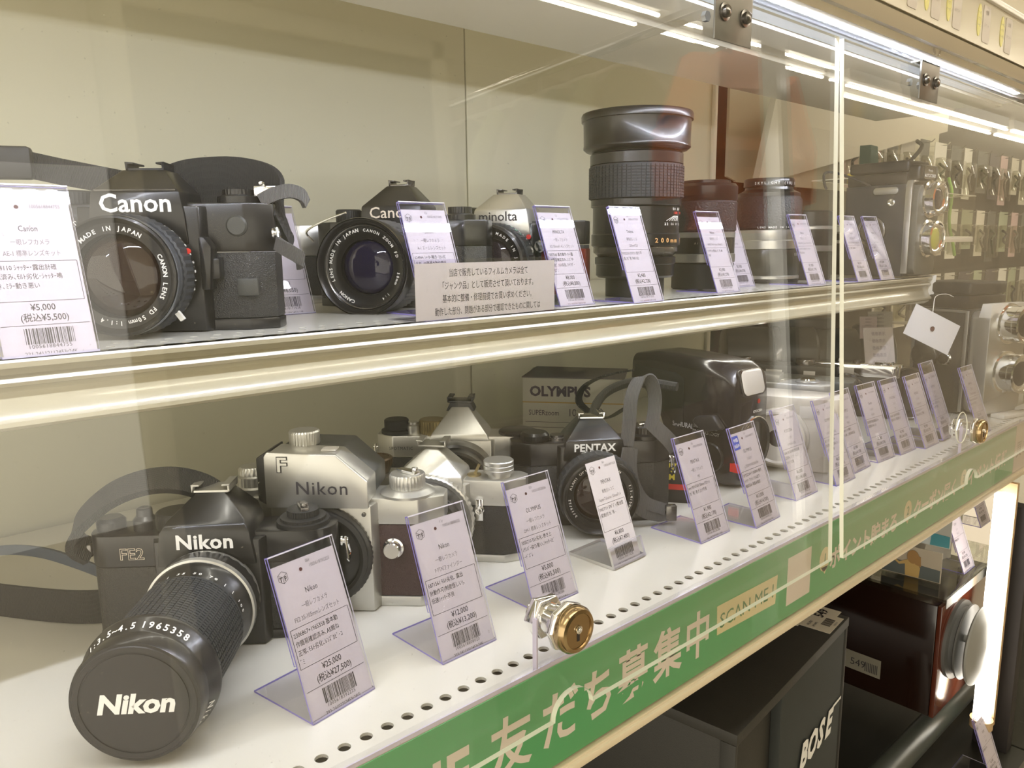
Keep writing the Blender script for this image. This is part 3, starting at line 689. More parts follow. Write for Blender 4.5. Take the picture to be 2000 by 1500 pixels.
mb = MB(); mb.lathe([(25.8,34),(27.2,34.5),(27.2,80),(25.8,80.5)], c, 'y', 64); grip_blocks(mb, 27.1, c, 36, 80, 20, 56, 0.8); mb.build('zoom_grip', RUBBER, t, smooth=0)
mb = MB(); mb.lathe([(26,80),(30.0,84),(31.0,85),(31.0,88),(27.8,94),(27.8,96),(28.6,97),(28.4,104),(27.8,105.6),(26.9,105.6)], c, 'y', 72); mb.build('front_ring', BLACK, t)
mb = MB(); cyltext(mb, '105mm', 4.6, 28.55, c, -98, 92.9, bold=0.02, da=6.6, slope=28); cyltext(mb, '1:3.5~4.5', 4.6, 28.55, c, -52, 92.9, bold=0.02, da=5.6, slope=28); cyltext(mb, '1965358', 4.6, 28.55, c, 2, 92.9, bold=0.02, da=6.4, slope=28); cyltext(mb, 'Nikon', 4.8, 28.55, c, 112, 92.9, bold=0.02, da=7, slope=28)
cyltext(mb, '| | 35 50 70 | | 105', 3.0, 27.0, c, -35, 31.5, bold=0.03, da=6); mb.build('lens_lettering', WHITEP, t, smooth=0)
mb = MB(); mb.lathe([(27.2,102),(27.2,105),(26.2,106),(24.0,106),(23.8,105.3),(23.2,105.3),(23,106),(0.1,106)], c, 'y', 72)
cap = mb.build('lens_cap', mat('cap_black', (0.022,0.02,0.02), 0.42), t, label='black lens cap with white lettering')
mb = MB(); mb.text('Nikon', 12.4, (0,-8-106.15,31.5-4.3), bold=0.04, shear=0.22, sx=1.06); mb.build('cap_lettering', WHITEP, cap, smooth=0)
# white fan shaped mark above the mount, partly behind the lens
mb = MB()
for s in (-1, 1):
    mb.prism([(s*0.6+s*6.5*math.cos(R(a))*1.0, 55+6*math.sin(R(a))) for a in range(0, 91, 15)] + [(s*0.6, 55)], -8.2+0.0, -7.9, 'y')
mb.build('badge', CREAMINK, t, smooth=0)
# strap arching over the top and lying on the shelf to the left
st = MB(); st.ribbon(smoothpath([(-72,12,52),(-78,8,60),(-74,8,72),(-58,10,86),(-40,12,93),(-22,13,94),(-6,16,88),(2,26,76)], 6), [(0,0.75,0.65)]*60, 15, 5)
st.build('neck_strap', STRAP, t)
st = MB(); st.ribbon(smoothpath([(-66,20,34),(-88,24,42),(-112,34,45),(-140,48,42),(-170,60,34),(-190,64,24)], 8), [(0,0.3,1)]*90, 6, 3)
st.build('strap_loop', mat('navy_strap', (0.03,0.045,0.07), 0.6), t, label='thin dark blue grey loop of strap lying at the left')
st = MB(); st.ribbon(smoothpath([(-190,64,14),(-160,50,11),(-120,36,11),(-90,28,11.5),(-64,27,12)], 8), [(0,0,1)]*90, 21, 2)
st.build('strap_band', STRAP, t)

# 2 --- silver camera with the boxy metering finder
t = slr('film_camera', 'silver SLR camera without a lens, tall boxy finder engraved with an outlined F', (229,426.5,0), -46, 147, 71, 28, 'hex', CHROME, LEATHB, CHROME, 17, 7, (31, 9), CHROME, None)
mb = MB(); mb.prism([(-32,69),(31,69),(31,86),(12,102.5),(-30,104),(-32,101)], -14, -11, 'y'); mb.prism([(-31,71),(30,71),(30,85),(11,101.5),(-30,103)], -12, 12, 'y')
mb.build('finder_front', CHROME, t, bevel=0.8, label='silver finder housing with lettering')
mb = MB(); mb.prism([(-30,71),(29,71),(29,84),(10,101),(-29,102)], 11.5, 44, 'y'); mb.build('finder_rear', DKGREY, t, bevel=1.2, label='black rear of the finder')
mb = MB(); mb.prism([(-33,67),(-40,71),(-40,98),(-33,102)], -6, 24, 'y'); mb.build('meter_housing', BLACKM, t, bevel=1)
dial(t, 'battery_check_knob', CHROME, -16, 16, 102, [(9,0),(9.4,1),(9.4,8),(8.6,9),(0.1,9)], 36, 0.3)
mb = MB(); mb.box(0, 9, -2, 6, 101.9, 102.9); mb.build('meter_window', FLASHW, t)
mb = MB(); mb.text('Nikon', 11.5, (3,-14.3,78), bold=0.004, spacing=1.1, sx=1.05); mb.text('F', 13, (-21,-14.3,92), bold=0.045, sx=1.15); mb.build('maker_lettering', INK, t, smooth=0)
mb = MB(); mb.text('F', 13, (-21,-14.45,92), bold=0.012, sx=1.15); mb.build('letter_filling', mat('bright_chrome_fill', (0.7,0.69,0.64), 0.35, metal=.6), t, smooth=0)
dial(t, 'shutter_dial', CHROME, -50, 13, 71, [(12,0),(12,4),(10,5),(10,11),(8.8,12),(8.8,15),(7.4,17),(0.1,17.3)], 30, 0.3)
dial(t, 'rewind_base', CHROME, 50, 13, 71, [(17.5,0),(17.5,1.6),(15.5,2.6),(14,3.6),(12.5,4),(0.1,4)])
dial(t, 'rewind_knob', CHROME, 50, 13, 75, [(10.5,0),(11,1),(11,8),(10.4,9),(0.1,9)], 34, 0.4)
crank(t, CHROMEP, 50, 13, 84, 55, 9)
c = (0,-8,38)
mb = MB(); mb.lathe([(31,0),(31.5,2),(31.5,4),(30,5)], c, 'y', knurl=60, kamp=0.5); mb.build('mount_ring', BLACK, t)
mb = MB(); mb.lathe([(29.5,4),(29.5,7),(27,8),(25,7.5),(25,3),(0.1,3)], c, 'y', 64); mb.build('body_cap', BLACKM, t, label='black cover over the lens mount')
mb = MB(); mb.lathe([(6.5,0),(6.5,3),(5.2,3.4),(5.2,8),(4.6,8.8),(0.1,8.8)], (43,-0.5,40), 'y', 32); mb.build('front_button', CHROMEP, t)
mb = MB(); mb.lathe([(1.4,0),(1.4,1.2),(0.1,1.4)], (27,-9,64), 'y', 16); mb.build('screw', CHROMED, t)

# 3 --- silver camera with triangular prism
t = slr('film_camera', 'silver SLR camera with a peaked triangular prism, before the older pointed one', (320,440,0), -50, 136, 61, 27, 'hex', CHROME, LEATH, CHROME, 19, 6, (27, 5), CHROME,
        [(56,25,-6,24),(63,24.5,-6,25),(65,23.5,-5,26),(83,3.5,9,22)])
hot_shoe(t, 83, 15, CHROME)
mb = MB(); mb.text('OLYMPUS', 6.8, (0,-6.25,57.2), bold=0.03); mb.build('maker_lettering', INK, t, smooth=0)
dial(t, 'film_speed_dial', mat('brown_black_dial', (0.09,0.06,0.03), 0.35, metal=0.5), -44, 13, 61, [(9.5,0),(10,1),(12.5,7),(12.5,11),(11.6,12),(10,12),(9.8,11.2),(0.1,11.2)], 36, 0.35, label='dark knurled dial')
dial(t, 'rewind_knob', CHROME, 48, 13, 61, [(8.5,0),(8.5,3),(11,3.2),(11,5.6),(10.6,6.0),(11,6.4),(11,8.6),(10.6,9),(11,9.4),(11,11.6),(10.4,12.2),(0.1,12.4)])
mb = MB(); mb.lathe([(5.2,0),(5.2,1),(3,1.4),(0.1,1.4)], (30,13,61), 'z', 20); mb.M = Matrix.Translation((30,13,61)) @ Matrix.Rotation(R(25), 4, 'Y'); mb.box(-1,1,-1,1,0,9); mb.build('power_switch', BRASSP, t)
c = (0,-5,33)
mb = MB(); mb.lathe([(32,0),(33,1),(33,6),(32,7)], c, 'y', knurl=54, kamp=0.7); mb.build('shutter_speed_ring', CHROME, t)
mb = MB(); mb.lathe([(30,6),(30,12),(31,13),(31,24),(30,25),(30,34),(27,36),(26,34),(22,32)], c, 'y', 64); mb.build('lens_barrel', BLACK, t)
glass(t, c, 33, 22)
mb = MB(); mb.lathe([(3.6,0),(3.6,2),(2.8,2.4),(2.8,5.5),(1.6,5.5),(1.4,4),(0.1,4)], (36,-0.5,40), 'y', 20); mb.box(33.4,38.8,-3.2,-0.4,32,48); mb.build('flash_socket', CHROMEP, t, bevel=0.4)

# 4 --- silver camera behind with tall prism
t = slr('film_camera', 'older silver SLR camera with a tall pointed prism and black clip-on shoe', (398,503,0), -46, 143, 68, 29, 'hex', CHROME, LEATH, CHROME, 19, 6, (27, 6), CHROME,
        [(46,27,-5,22),(66,25,-6,26),(69,24,-6,27),(71.5,22.5,-5,27),(92,7,7,22)])
hot_shoe(t, 95.5, 15, mat('black_shoe', (0.02,0.02,0.02), 0.3), 9.5, 18)
mb = MB(); mb.prism([(-12,88),(12,88),(8.5,95.5),(-8.5,95.5)], 7, 24, 'y'); mb.build('shoe_bracket', BLACKM, t, bevel=0.4)
mb = MB(); mb.text('ASAHI', 5, (0,-6.2,60.5), spacing=1.4); mb.text('PENTAX', 7, (0,-6.1,52.5), spacing=1.2); mb.text('SPOTMATIC', 4, (-50,-0.75,56), spacing=1.15, sx=.85)
mb.text('AO', 5.5, (0,0.1,77.5), (1,0,0), (0,0.5,0.86)); mb.build('maker_lettering', INK, t, smooth=0)
dial(t, 'film_counter_knob', BLACKM, -56, 13, 68, [(13,0),(13,3),(10.5,4),(10.5,11),(9.5,12),(0.1,12)])
dial(t, 'shutter_button', CHROME, -41, 11, 68, [(6,0),(6,7),(4.5,8),(4.5,10),(0.1,10)])
dial(t, 'shutter_dial', BRASSP, -25, 13, 68, [(10.5,0),(11,1),(11,11),(10,12),(0.1,12)], 36)
dial(t, 'rewind_dial', BLACK, 48, 14, 68, [(16,0),(16,1.8),(14.5,2.8),(0.1,2.8)], 50, 0.3)
dial(t, 'accessory_knob', CREAM_W, -14, 20, 68, [(7,0),(7.4,4),(6,8),(0.1,9)], 10, 1.0)
triangle_ring(t, 71.5, 10, 56, 1); triangle_ring(t, -71.5, 10, 56, -1)
c = (0,-6,36)
mb = MB(); mb.lathe([(30,0),(30,8),(31,9),(31,20),(29,21),(29,34),(27,35),(25,33)], c, 'y', 64); mb.build('lens_barrel', BLACK, t); glass(t, c, 32, 25)

# 5 --- black camera with 50 mm lens
t = slr('film_camera', 'black SLR camera with a 50mm lens and ribbed strap, centre of the lower shelf', (462,411,0), -38, 131, 68, 27, 'hex', BLACK, LEATH, BLACK, 19, 6, (27, 6), BLACK,
        [(54,25,-6,24),(59,25,-8,25),(71,23,-8,25),(73,21,-6,26),(86,9,8,24)])
hot_shoe(t, 86, 15, CHROMEP, 9.5, 16)
mb = MB(); mb.text('PENTAX', 8.6, (0,-8.25,62.5), bold=0.03, sx=1.02, spacing=1.02); mb.build('maker_lettering', WHITEP, t, smooth=0)
dial(t, 'shutter_dial', BLACK, -46, 13, 68, [(11,0),(11.5,1),(11.5,5),(9.5,7),(0.1,7)], 36)
dial(t, 'shutter_button', CHROMED, -28, 11, 68, [(7,0),(7,2.5),(5.6,3),(5.6,4.6),(0.1,4.6)])
dial(t, 'rewind_knob', BLACK, 45, 13, 68, [(14,0),(14,3),(10,4),(10,9),(9,10),(0.1,10)], 30)
mb = MB(); mb.box(40,50,9,17,78,80); mb.build('rewind_crank', CHROMEP, t, bevel=0.4)
triangle_ring(t, 64.8, 8, 50, 1)
c = (0,-6,33)
mb = MB(); mb.lathe([(29,0),(30.5,1),(30.5,6),(31.2,7),(31.2,9)], c, 'y', 64); mb.build('aperture_ring', BLACK, t)
mb = MB(); mb.lathe([(30.8,10),(31.6,10.5),(31.6,22),(30.4,22.5)], c, 'y', knurl=44, kamp=0.7); mb.build('focus_ring', RUBBER, t)
mb = MB(); mb.lathe([(30.4,22),(30.6,24),(30.6,30),(29.8,32),(28.6,32.4),(27.6,31),(26.2,28.6),(21.2,27.6),(20.6,24),(20.6,20)], c, 'y', 72); mb.build('lens_barrel', BLACK, t)
glass(t, c, 26.5, 20.5, GLASSR, 5)
mb = MB(); mb.ringtext('5719722   ASAHI OPT. CO., JAPAN     1:1.4/50mm', 3.1, 23.4, c, -128, 5.5, y=28.4, bold=0.02)
cyltext(mb, '22 16 11 8 5.6 4 2.8 A', 3.0, 31.4, c, -20, 8.5, bold=0.02); mb.build('lens_lettering', WHITEP, t, smooth=0)
# loose grey strap hanging in front
st = MB(); st.ribbon(smoothpath([(26,-13,66),(24,-14,50),(27,-14,32),(35,-14,16),(50,-12,9),(60,-10,9)], 6), [(0.8,0.4,0.5)]*110, 11, 1.5)
st.ribbon(smoothpath([(30,-10,64),(29,-12,48),(33,-12,32),(42,-11,19),(58,-10,12)], 6), [(0.8,0.4,0.5)]*110, 10, 1.5)
st.ribbon(smoothpath([(26,-8,66),(28,-6,84),(30,-4,104),(37,0,118),(46,2,118),(51,4,104),(50,2,88),(46,-2,78)], 6), [(0.75,-0.4,0.3)]*110, 11, 1.5)
st.ribbon(smoothpath([(46,-2,84),(52,-5,78),(60,-8,70),(66,-8,62)], 6), [(0.5,0.1,0.8)]*110, 12, 1.5)
st.build('neck_strap', STRAPG, t, smooth=30, label='ribbed grey strap looping over the camera')
mb = MB(); mb.box(58,67,-13,-7,3,16); mb.build('strap_buckle', CHROMED, t, bevel=0.8)
st = MB(); st.tube(smoothpath([(8,34,70),(10,50,84),(24,60,98),(50,60,106),(80,40,104)], 6), 4.0, 8); st.build('strap_coil', STRAP, t)

# 6 --- big black half frame camera with flash, long body facing the aisle
t = thing('bridge_camera', 'large black one-handed camera with a white flash window and deep grip', 'camera', (643,374,0), 0)
def xz_loft(rings, mb): return mb.loft(rings)
mb = MB()
def sect(y, x0, x1, z0, z1, r): return [(p[0], y, p[1]) for p in rrect(x0, x1, z0, z1, r, 5)]
mb.loft([sect(126,-22,22,84,112,8), sect(122,-26,26,82,117,9), sect(96,-27,27,78,121,10), sect(70,-28,28,12,121,12), sect(40,-29,29,4,119,13), sect(14,-29,29,0,116,14), sect(4,-27,27,2,110,15), sect(0,-22,22,8,98,15)])
mb.build('body', mat('samurai_black', (0.016,0.013,0.015), 0.22, coat=0.6), t, bevel=0)
mb = MB(); mb.loft([sect(118,-27.5,27.5,90,110,8), sect(66,-29.6,29.6,40,113,16), sect(58,-29.2,29.2,38,110,16)]); mb.build('grip_hand_pad', BLACKM, t)
mb = MB(); mb.M = Matrix.Translation((-5,2.2,99)) @ Matrix.Rotation(R(-14),4,'X'); mb.prism(rrect(-19,19,-13,13,6), -3.2, 2, 'y'); fw = mb.build('flash_bezel', mat('samurai_black', (0,0,0)), t, bevel=1.0)
mb = MB(); mb.M = Matrix.Translation((-5,2.2,99)) @ Matrix.Rotation(R(-14),4,'X'); mb.prism(rrect(-17.5,17.5,-11.5,11.5,6), -4.0, 1, 'y'); mb.build('flash_window', FLASHW, t, bevel=0.8)
c = (2, 6, 40)
mb = MB(); mb.lathe([(27,-2),(27,6),(25.5,8),(24.8,8),(24,6.5),(21,6),(20.6,4),(0.1,3.6)], c, 'y', 56); mb.build('lens_ring', BLACK, t)
glass(t, c, 5.5, 14, GLASS, 2)
mb = MB(); mb.lathe([(26.2,6.5),(26.6,7.6),(25.6,8.2)], c, 'y', 56, cap=False); mb.build('silver_rim', CHROMEP, t)
mb = MB(); mb.lathe([(2.2,0),(2.2,.5),(0.1,.6)], (8,0.2,80), 'y', 14); mb.build('lamp_red', REDP, t)
mb = MB(); mb.box(-27.5,-25.5,-4,6,18,26); mb.build('red_slider', REDP, t)
mb = MB(); mb.text('KYOCERA', 3.4, (6,-0.6,70), bold=0.02); mb.build('maker_lettering', WHITEP, t, smooth=0)
mb = MB()
mb.text('SAMURAI', 6.5, (-29.3,58,52), (0,-1,0), (0,0,1), bold=0.03, sx=.85); mb.text('INTEGRATED', 4.4, (-29.3,32,54), (0,-1,0), (0,0,1), bold=.01); mb.text('TECHNOLOGY', 4.4, (-29.3,32,49), (0,-1,0), (0,0,1), bold=.01)
mb.build('side_lettering', mat('grey_print', (0.35,0.34,0.34), 0.5), t, smooth=0)
mb = MB(); mb.lathe([(14,0),(14,-2),(13,-3),(0.1,-3)], (-28,26,28), 'x', 36); mb.build('side_dial', BLACK, t, bevel=0)
mb = MB(); mb.prism([(10,58),(30,52),(44,60),(40,66),(20,70)], -36, -28, 'x'); mb.build('finger_rest', mat('samurai_black2', (0.03,0.028,0.03), 0.3), t, bevel=2.5, seg=3)
st = MB(); st.ribbon(smoothpath([(-24,120,100),(-34,150,92),(-40,175,78),(-36,185,58),(-26,160,44),(-24,130,60)], 6), [(1,0,0)]*60, 9, 2); st.build('neck_strap', STRAP, t)

# small black and red film box behind the strap
t = thing('film_box', 'small black film box with yellow lettering and a red stripe on the shelf', 'box', (548,398,0), -55)
mb = MB(); mb.box(-24,24,0,30,0,46); mb.build('carton', BLACKM, t, bevel=0.6)
mb = MB(); mb.text('1977', 11, (-4,-0.2,28), bold=.03, shear=.2, sx=.8); mb.text('FILM', 7, (-2,-0.2,21), bold=.03); mb.build('yellow_lettering', YELLOWP, t, smooth=0)
mb = MB(); mb.box(-24.2,24.2,-0.3,30.3,12,17); mb.build('red_stripe', REDP, t)

# cardboard box standing behind
t = thing('camera_box', 'grey cardboard camera box with dark maker lettering, behind the black centre camera', 'box', (622,584,0), -53)
CARD = mat('grey_carton', (0.44,0.41,0.33), 0.7, noise=(30,(0.38,0.36,0.29)))
mb = MB(); mb.box(-56,56,0,78,0,80); mb.build('carton', CARD, t, bevel=0.8)
mb = MB(); mb.prism([(-57,0),(57,-1),(58,70),(-52,78)], 80, 81.2, 'z'); mb.build('lid_flap', mat('grey_carton_dark', (0.13,0.11,0.105), 0.7), t, bevel=0.4)
mb = MB(); mb.text('OLYMPUS', 15.5, (-14,-0.2,60), bold=.04, sx=1.0); mb.text('SUPERzoom', 8.5, (-32,-0.2,38), sx=.8); mb.text('105', 12, (2,-0.2,37.5), sx=.8); mb.text('G', 8, (15,-0.2,37.5)); mb.box(-53,32,-0.3,0,30,30.4); mb.box(-53,32,-0.3,0,24,24.4)
mb.build('box_lettering', mat('box_ink', (0.05,0.03,0.045), 0.6), t, smooth=0)
mb = MB(); mb.box(-56,56,-0.3,0,52,53.2); mb.build('ochre_line', mat('ochre', (0.35,0.22,0.04), 0.6), t, smooth=0)

# compact cameras
def compact(name, label, loc, rz, W, H, D, m, topm=None, lens=(0,None,18,10,BLACK), r=6, cat='camera', knob=None, window=None, hump=None, group=None):
    t = thing(name, label, cat, loc, rz, group); topm = topm or m
    mb = MB(); mb.prism(rrect(-W/2, W/2, 0, D, min(r, D/2-0.5)), 0.5, H*0.76, 'z'); mb.build('body', m, t, bevel=1.0)
    mb = MB(); mb.prism(rrect(-W/2-0.4, W/2+0.4, -0.4, D+0.4, min(r, D/2-0.5)), H*0.76+0.3, H, 'z'); mb.build('top_cover', topm, t, bevel=1.3)
    lx, lz, lr, ll, lm = lens; lz = lz or H*0.45
    mb = MB(); mb.lathe([(lr+2,-1),(lr+2,ll*0.3),(lr,ll*0.4),(lr,ll),(lr-2,ll+1),(lr-4,ll-1),(lr*0.5,ll-1.5)], (lx,0,lz), 'y', 48); mb.build('lens_barrel', lm, t)
    glass(t, (lx,0,lz), ll-0.8, lr*0.5)
    if window: 
        mb = MB()
        for (x0,x1,z0,z1) in window: mb.box(x0,x1,-0.9,0.5,z0,z1)
        mb.build('finder_window', FLASHW, t, bevel=0.4)
    for kk in (knob or []):
        x, rr, hh, km = kk
        dial(t, 'top_dial', km, x, D/2, H, [(rr,0),(rr,hh*0.7),(rr-1,hh),(0.1,hh)], 0)
    if hump: 
        mb = MB(); mb.box(*hump); mb.build('accessory_shoe', topm, t, bevel=0.8)
    return t
t = compact('compact_camera', 'rounded pearl white compact camera with red AF lettering', (716,378,0), -72, 92, 74, 44, WHITEPL, None, (-8,34,27,14,WHITEPL), 16, window=[(10,30,54,66)])
mb = MB(); mb.text('AF', 11, (-22,-0.3,5), bold=.03, shear=.3, sx=1.1); mb.build('red_lettering', REDP, t, smooth=0)
st = MB(); st.tube(smoothpath([(-44,-2,50),(-48,-8,58),(-46,-6,70),(-38,-3,74)], 5), 1.3, 8); st.build('wrist_cord', WHITEP, t)
t = compact('compact_camera', 'silver and black upright compact camera marked timer focus', (790,442,0), -72, 128, 72, 34, BLACKM, SILVPL, (-6,34,24,12,BLACK), 10, knob=[(38,13,2.5,SILVPL),(38,8,4.5,CHROMEP),(8,5,2,CHROME)], window=[(-50,-20,56,66)], hump=(-40,10,4,28,72,80))
mb = MB(); mb.text('TIMER', 5, (44,-0.3,20)); mb.text('FOCUS', 5, (44,-0.3,13)); mb.build('side_lettering', WHITEP, t, smooth=0)
t = compact('compact_camera', 'low black compact camera with a round red mark on its front', (858,452,0), -72, 134, 66, 40, BLACK, OLIVEPL, (-20,32,24,16,BLACK), 6, knob=[(-44,8,3,BLACK)], window=[(-10,20,52,62)])
mb = MB(); mb.lathe([(4.6,0),(4.6,.6),(0.1,.6)], (28,-0.3,56), 'y', 12); mb.box(24.5,31,-0.8,0,44.5,49.5); mb.build('red_mark', REDP, t)
t = compact('compact_camera', 'dark rangefinder camera with a raised top knob, behind the red marked camera', (925,505,0), -68, 140, 70, 34, LEATH, DKGREY, (0,34,22,20,BLACK), 10, knob=[(30,12,7,CHROMED),(-46,9,6,CHROMED)], window=[(-16,4,54,64),(30,44,54,64)])
t = compact('compact_camera', 'slim bright silver topped camera with a flat round top button, right of the door joint', (1000,452,0), -70, 132, 69, 32, LEATH, CHROMEP, (0,33,22,16,BLACK), 12, knob=[(44,12,3,CHROMEP),(12,5,4,CHROMED),(-10,4,5,CHROMED)], window=[(-20,10,55,64)])

# long dark lens barrel lying across the back
t = thing('telephoto_lens', 'long dark lens barrel lying on its side behind the compact cameras', 'lens', (1085,545,58), -50+0)
mb = MB(); mb.lathe([(40,-125),(46,-122),(46,-60),(48,-58),(48,0),(44,4),(44,60),(50,64),(50,104),(46,106),(44,90),(20,85)], (0,0,0), 'x', 56); mb.build('barrel', OLIVEPL, t)
mb = MB(); mb.lathe([(50.4,66),(51,68),(51,72),(50.4,74)], (0,0,0), 'x', 56); mb.lathe([(48.4,-56),(48.8,-54),(48.8,-50),(48.4,-48)], (0,0,0), 'x', 56); mb.build('bright_rings', CHROMED, t)
mb = MB(); mb.box(-130,-118,-46,46,-50,-30); mb.box(60,80,-40,40,-58,-40); mb.box(-60,-40,-40,40,-58,-40); mb.build('cradle_foot', BLACKM, t, bevel=2)
mb = MB(); mb.prism([(-10,44),(14,44),(14,56),(-2,60),(-10,58)], -60, 30, 'x'); mb.build('mounting_rail', DKGREY, t, bevel=1)
# dark round lens hood standing
t = thing('lens_hood', 'dark brown round lens hood standing open end out, before the twin lens camera', 'lens hood', (1042,388,34), -62)
mb = MB(); mb.lathe([(28,-22),(30,-20),(33,10),(32.4,11),(31,10),(28,-14),(0.1,-16)], (0,0,0), 'y', 56); mb.build('hood', mat('brown_black', (0.035,0.022,0.015), 0.3, coat=.5), t)
# cards behind
def leaning_card(label, loc, rz, w, h, m, edge=True, lean=12):
    t = thing('price_tag', label, 'price tag', loc, rz); mb = MB(); mb.M = Matrix.Rotation(-R(lean), 4, 'X')
    mb.box(-w/2, w/2, 0, 0.5, 0, h); cd = mb.build('card', m, t, smooth=0)
    mb = MB(); mb.M = Matrix.Rotation(-R(lean), 4, 'X')
    for k in range(5): mb.text('価格表示', h*0.085, (0,-0.15,h*(0.85-0.14*k)), sx=.8)
    mb.box(-w*.3, w*.3, -0.2, -0.1, h*.12, h*.2); mb.build('printed_text', INKG, cd, smooth=0)
    mb = MB(); mb.M = Matrix.Rotation(-R(lean), 4, 'X'); mb.box(-w/2-1.5, w/2+1.5, -1.2, -0.4, -1, h+3); mb.build('clear_stand', CLEARH, t, smooth=0)
    return t
leaning_card('cream price tag standing behind the brown lens hood', (1035,420,48), -40, 40, 68, PAPERC, lean=16)
leaning_card('small pinkish price tag, left of the two standing behind the long lens', (1062,452,96), -50, 22, 30, mat('pink_paper', (0.55,0.45,0.40), 0.7))
leaning_card('small grey price tag, right of the two standing behind the long lens', (1080,444,96), -50, 32, 36, mat('grey_paper', (0.50,0.48,0.38), 0.7))

# twin lens cameras
def tlr(label, loc, rz, W, D, H, lz, r, plate, glasses, side, names, plated=14, lens_len=16, bellows=0):
    t = thing('twin_lens_camera', label, 'camera', loc, rz)
    mb = MB(); mb.prism(rrect(-W/2, W/2, 0, D, 4), 2, H*0.80, 'z'); mb.build('body', side, t, bevel=1.2)
    mb = MB(); mb.box(-W/2+2, W/2-2, 4, D-1, H*0.80, H*0.90); mb.build('hood_base', BLACK, t, bevel=2)
    mb = MB(); mb.box(-W/2+3, W/2-3, 3, D-2, H*0.905, H); mb.build('viewing_hood', BLACKM, t, bevel=3.5, seg=3)
    mb = MB(); mb.prism(rrect(-W/2+3, W/2-3, 4, H*0.80-2, 10), -plated, 0, 'y'); mb.build('front_plate_housing', plate, t, bevel=1.5)
    for k, z in enumerate(lz):
        c = (0, -plated, z); rr = r[k]
        mb = MB(); mb.lathe([(rr+3,-1),(rr+3,2),(rr,3),(rr,lens_len*0.7),(rr+1,lens_len*0.75),(rr+1,lens_len),(rr-1.5,lens_len+0.8),(rr-2.5,lens_len-1),(rr*0.72,lens_len-3)], c, 'y', 56)
        lb = mb.build('viewing_lens' if k else 'taking_lens', CHROMEP, t)
        prof = [(rr*0.72,lens_len-4)] + [(rr*0.72*math.cos(R(a)), lens_len-4+2.5*math.sin(R(a))) for a in range(15,90,15)] + [(0.05,lens_len-1.5)]
        mb = MB(); mb.lathe(prof, c, 'y', 40); mb.build('glass', glasses[k], lb)
        mb = MB(); mb.ringtext(names[1], 3.0, rr*0.84, c, -60, y=lens_len-0.6); mb.build('lens_lettering', INK, lb, smooth=0)
    return t
t = tlr('tall twin lens camera with a yellow reflection coloured into one lens on the upper shelf', (1086,409,US), -4, 64, 84, 148, (50,99), (21,20.5), OLIVEPL, (GLASSY, GLASS), mat('dark_side', (0.025,0.03,0.04),0.35), ('', 'OPTIPER 1:3.5 75mm'), 12, 14)
mb = MB(); mb.prism([(-34.5,6),(-32.5,6),(-32.5,104),(-34,116),(-30,119),(-18,121),(-18,124),(-32,122),(-35.5,112)][::-1], -6, 2, 'y'); mb.build('bright_frame', CHROME, t, bevel=0.6)
mb = MB(); mb.box(-25,25,-10,20,122,142); mb.build('name_block', BLACK, t, bevel=4, seg=3)
mb = MB(); mb.prism(rrect(-16,16,124,140,6), -11, -10, 'y'); mb.build('name_plate', CHROMED, t)
mb = MB(); mb.text('AUTOCORD', 5.4, (0,-11.3,126.5), bold=.02); mb.text('Minolta', 4, (0,-11.3,133.5)); mb.build('maker_lettering', WHITEP, t, smooth=0)
mb = MB(); mb.lathe([(19,0),(19,-3),(16,-4),(15,-3.4),(12,-3.4),(12,-6),(9,-7),(0.1,-7)], (-32,44,60), 'x', 48); mb.box(-41,-38,41,48,28,60); mb.build('winding_crank', CHROMED, t, bevel=0.4)
mb = MB(); mb.lathe([(4.6,0),(4.6,-2),(3.6,-2.6),(2.4,-1.2),(0.1,-1.2)], (-32,20,96), 'x', 24); mb.build('flash_socket', CHROMEP, t)
mb = MB(); mb.prism(rrect(12,44,106,115,4), -35, -32, 'x'); mb.build('strap_clip', CHROME, t, bevel=0.6)
st = MB(); st.tube(smoothpath([(-30,50,118),(-44,66,128),(-70,80,136),(-110,70,132),(-160,40,116),(-190,20,108)], 6), 1.6, 8)
st.tube(smoothpath([(-30,30,118),(10,20,150),(60,30,172),(110,60,186)], 6), 2.6, 8); st.build('thin_strap', STRAP, t)

t = tlr('big black and chrome twin lens camera at the far right of the lower shelf', (1146,334,0), -16, 82, 78, 172, (58,120), (24,23), CHROME, (GLASS, GLASSR), LEATH, ('', 'MAMIYA-SEKOR 1:2.8'), 26, 24)
mb = MB(); mb.prism([(-26,128),(-10,128),(-14,146),(-26,146)], -38, 38, 'x'); mb.build('name_block', CREAM_W, t, bevel=1)
mb = MB(); mb.text('MAMIYA C3', 8, (0,-20,135), (1,0,0), (0,0.5,0.85), bold=.01); mb.build('maker_lettering', INK, t, smooth=0)
mb = MB(); mb.box(-42.6,-41.2,0,4,4,136); mb.box(-42.6,-41.2,74,78,4,136); mb.box(-42.6,-41.2,4,74,133,136); mb.build('chrome_trim', CHROME, t, bevel=0.3)
mb = MB(); mb.lathe([(9,0),(9,-3),(7,-4),(7,-8),(0.1,-8)], (-41,26,72), 'x', 10); mb.build('shutter_knob', CHROMEP, t)
mb = MB(); mb.lathe([(17,0),(18,-3),(18,-8),(16,-9),(0.1,-9)], (-41,54,74), 'x', 48); mb.build('winding_knob', CHROMED, t)
mb = MB(); mb.box(-42,-41,22,31,98,106); mb.build('side_symbol', WHITEP, t); mb = MB(); mb.box(-42.2,-41.2,24,29,100,104); mb.build('side_symbol_centre', BLACK, t)
mb = MB(); mb.box(-20,44,-44,-26,0,5); mb.prism([(-48,14),(-26,2),(-26,8),(-44,20),(-44,52),(-48,52)], 30, 42, 'x'); mb.build('front_bracket', CREAM_W, t, bevel=1)
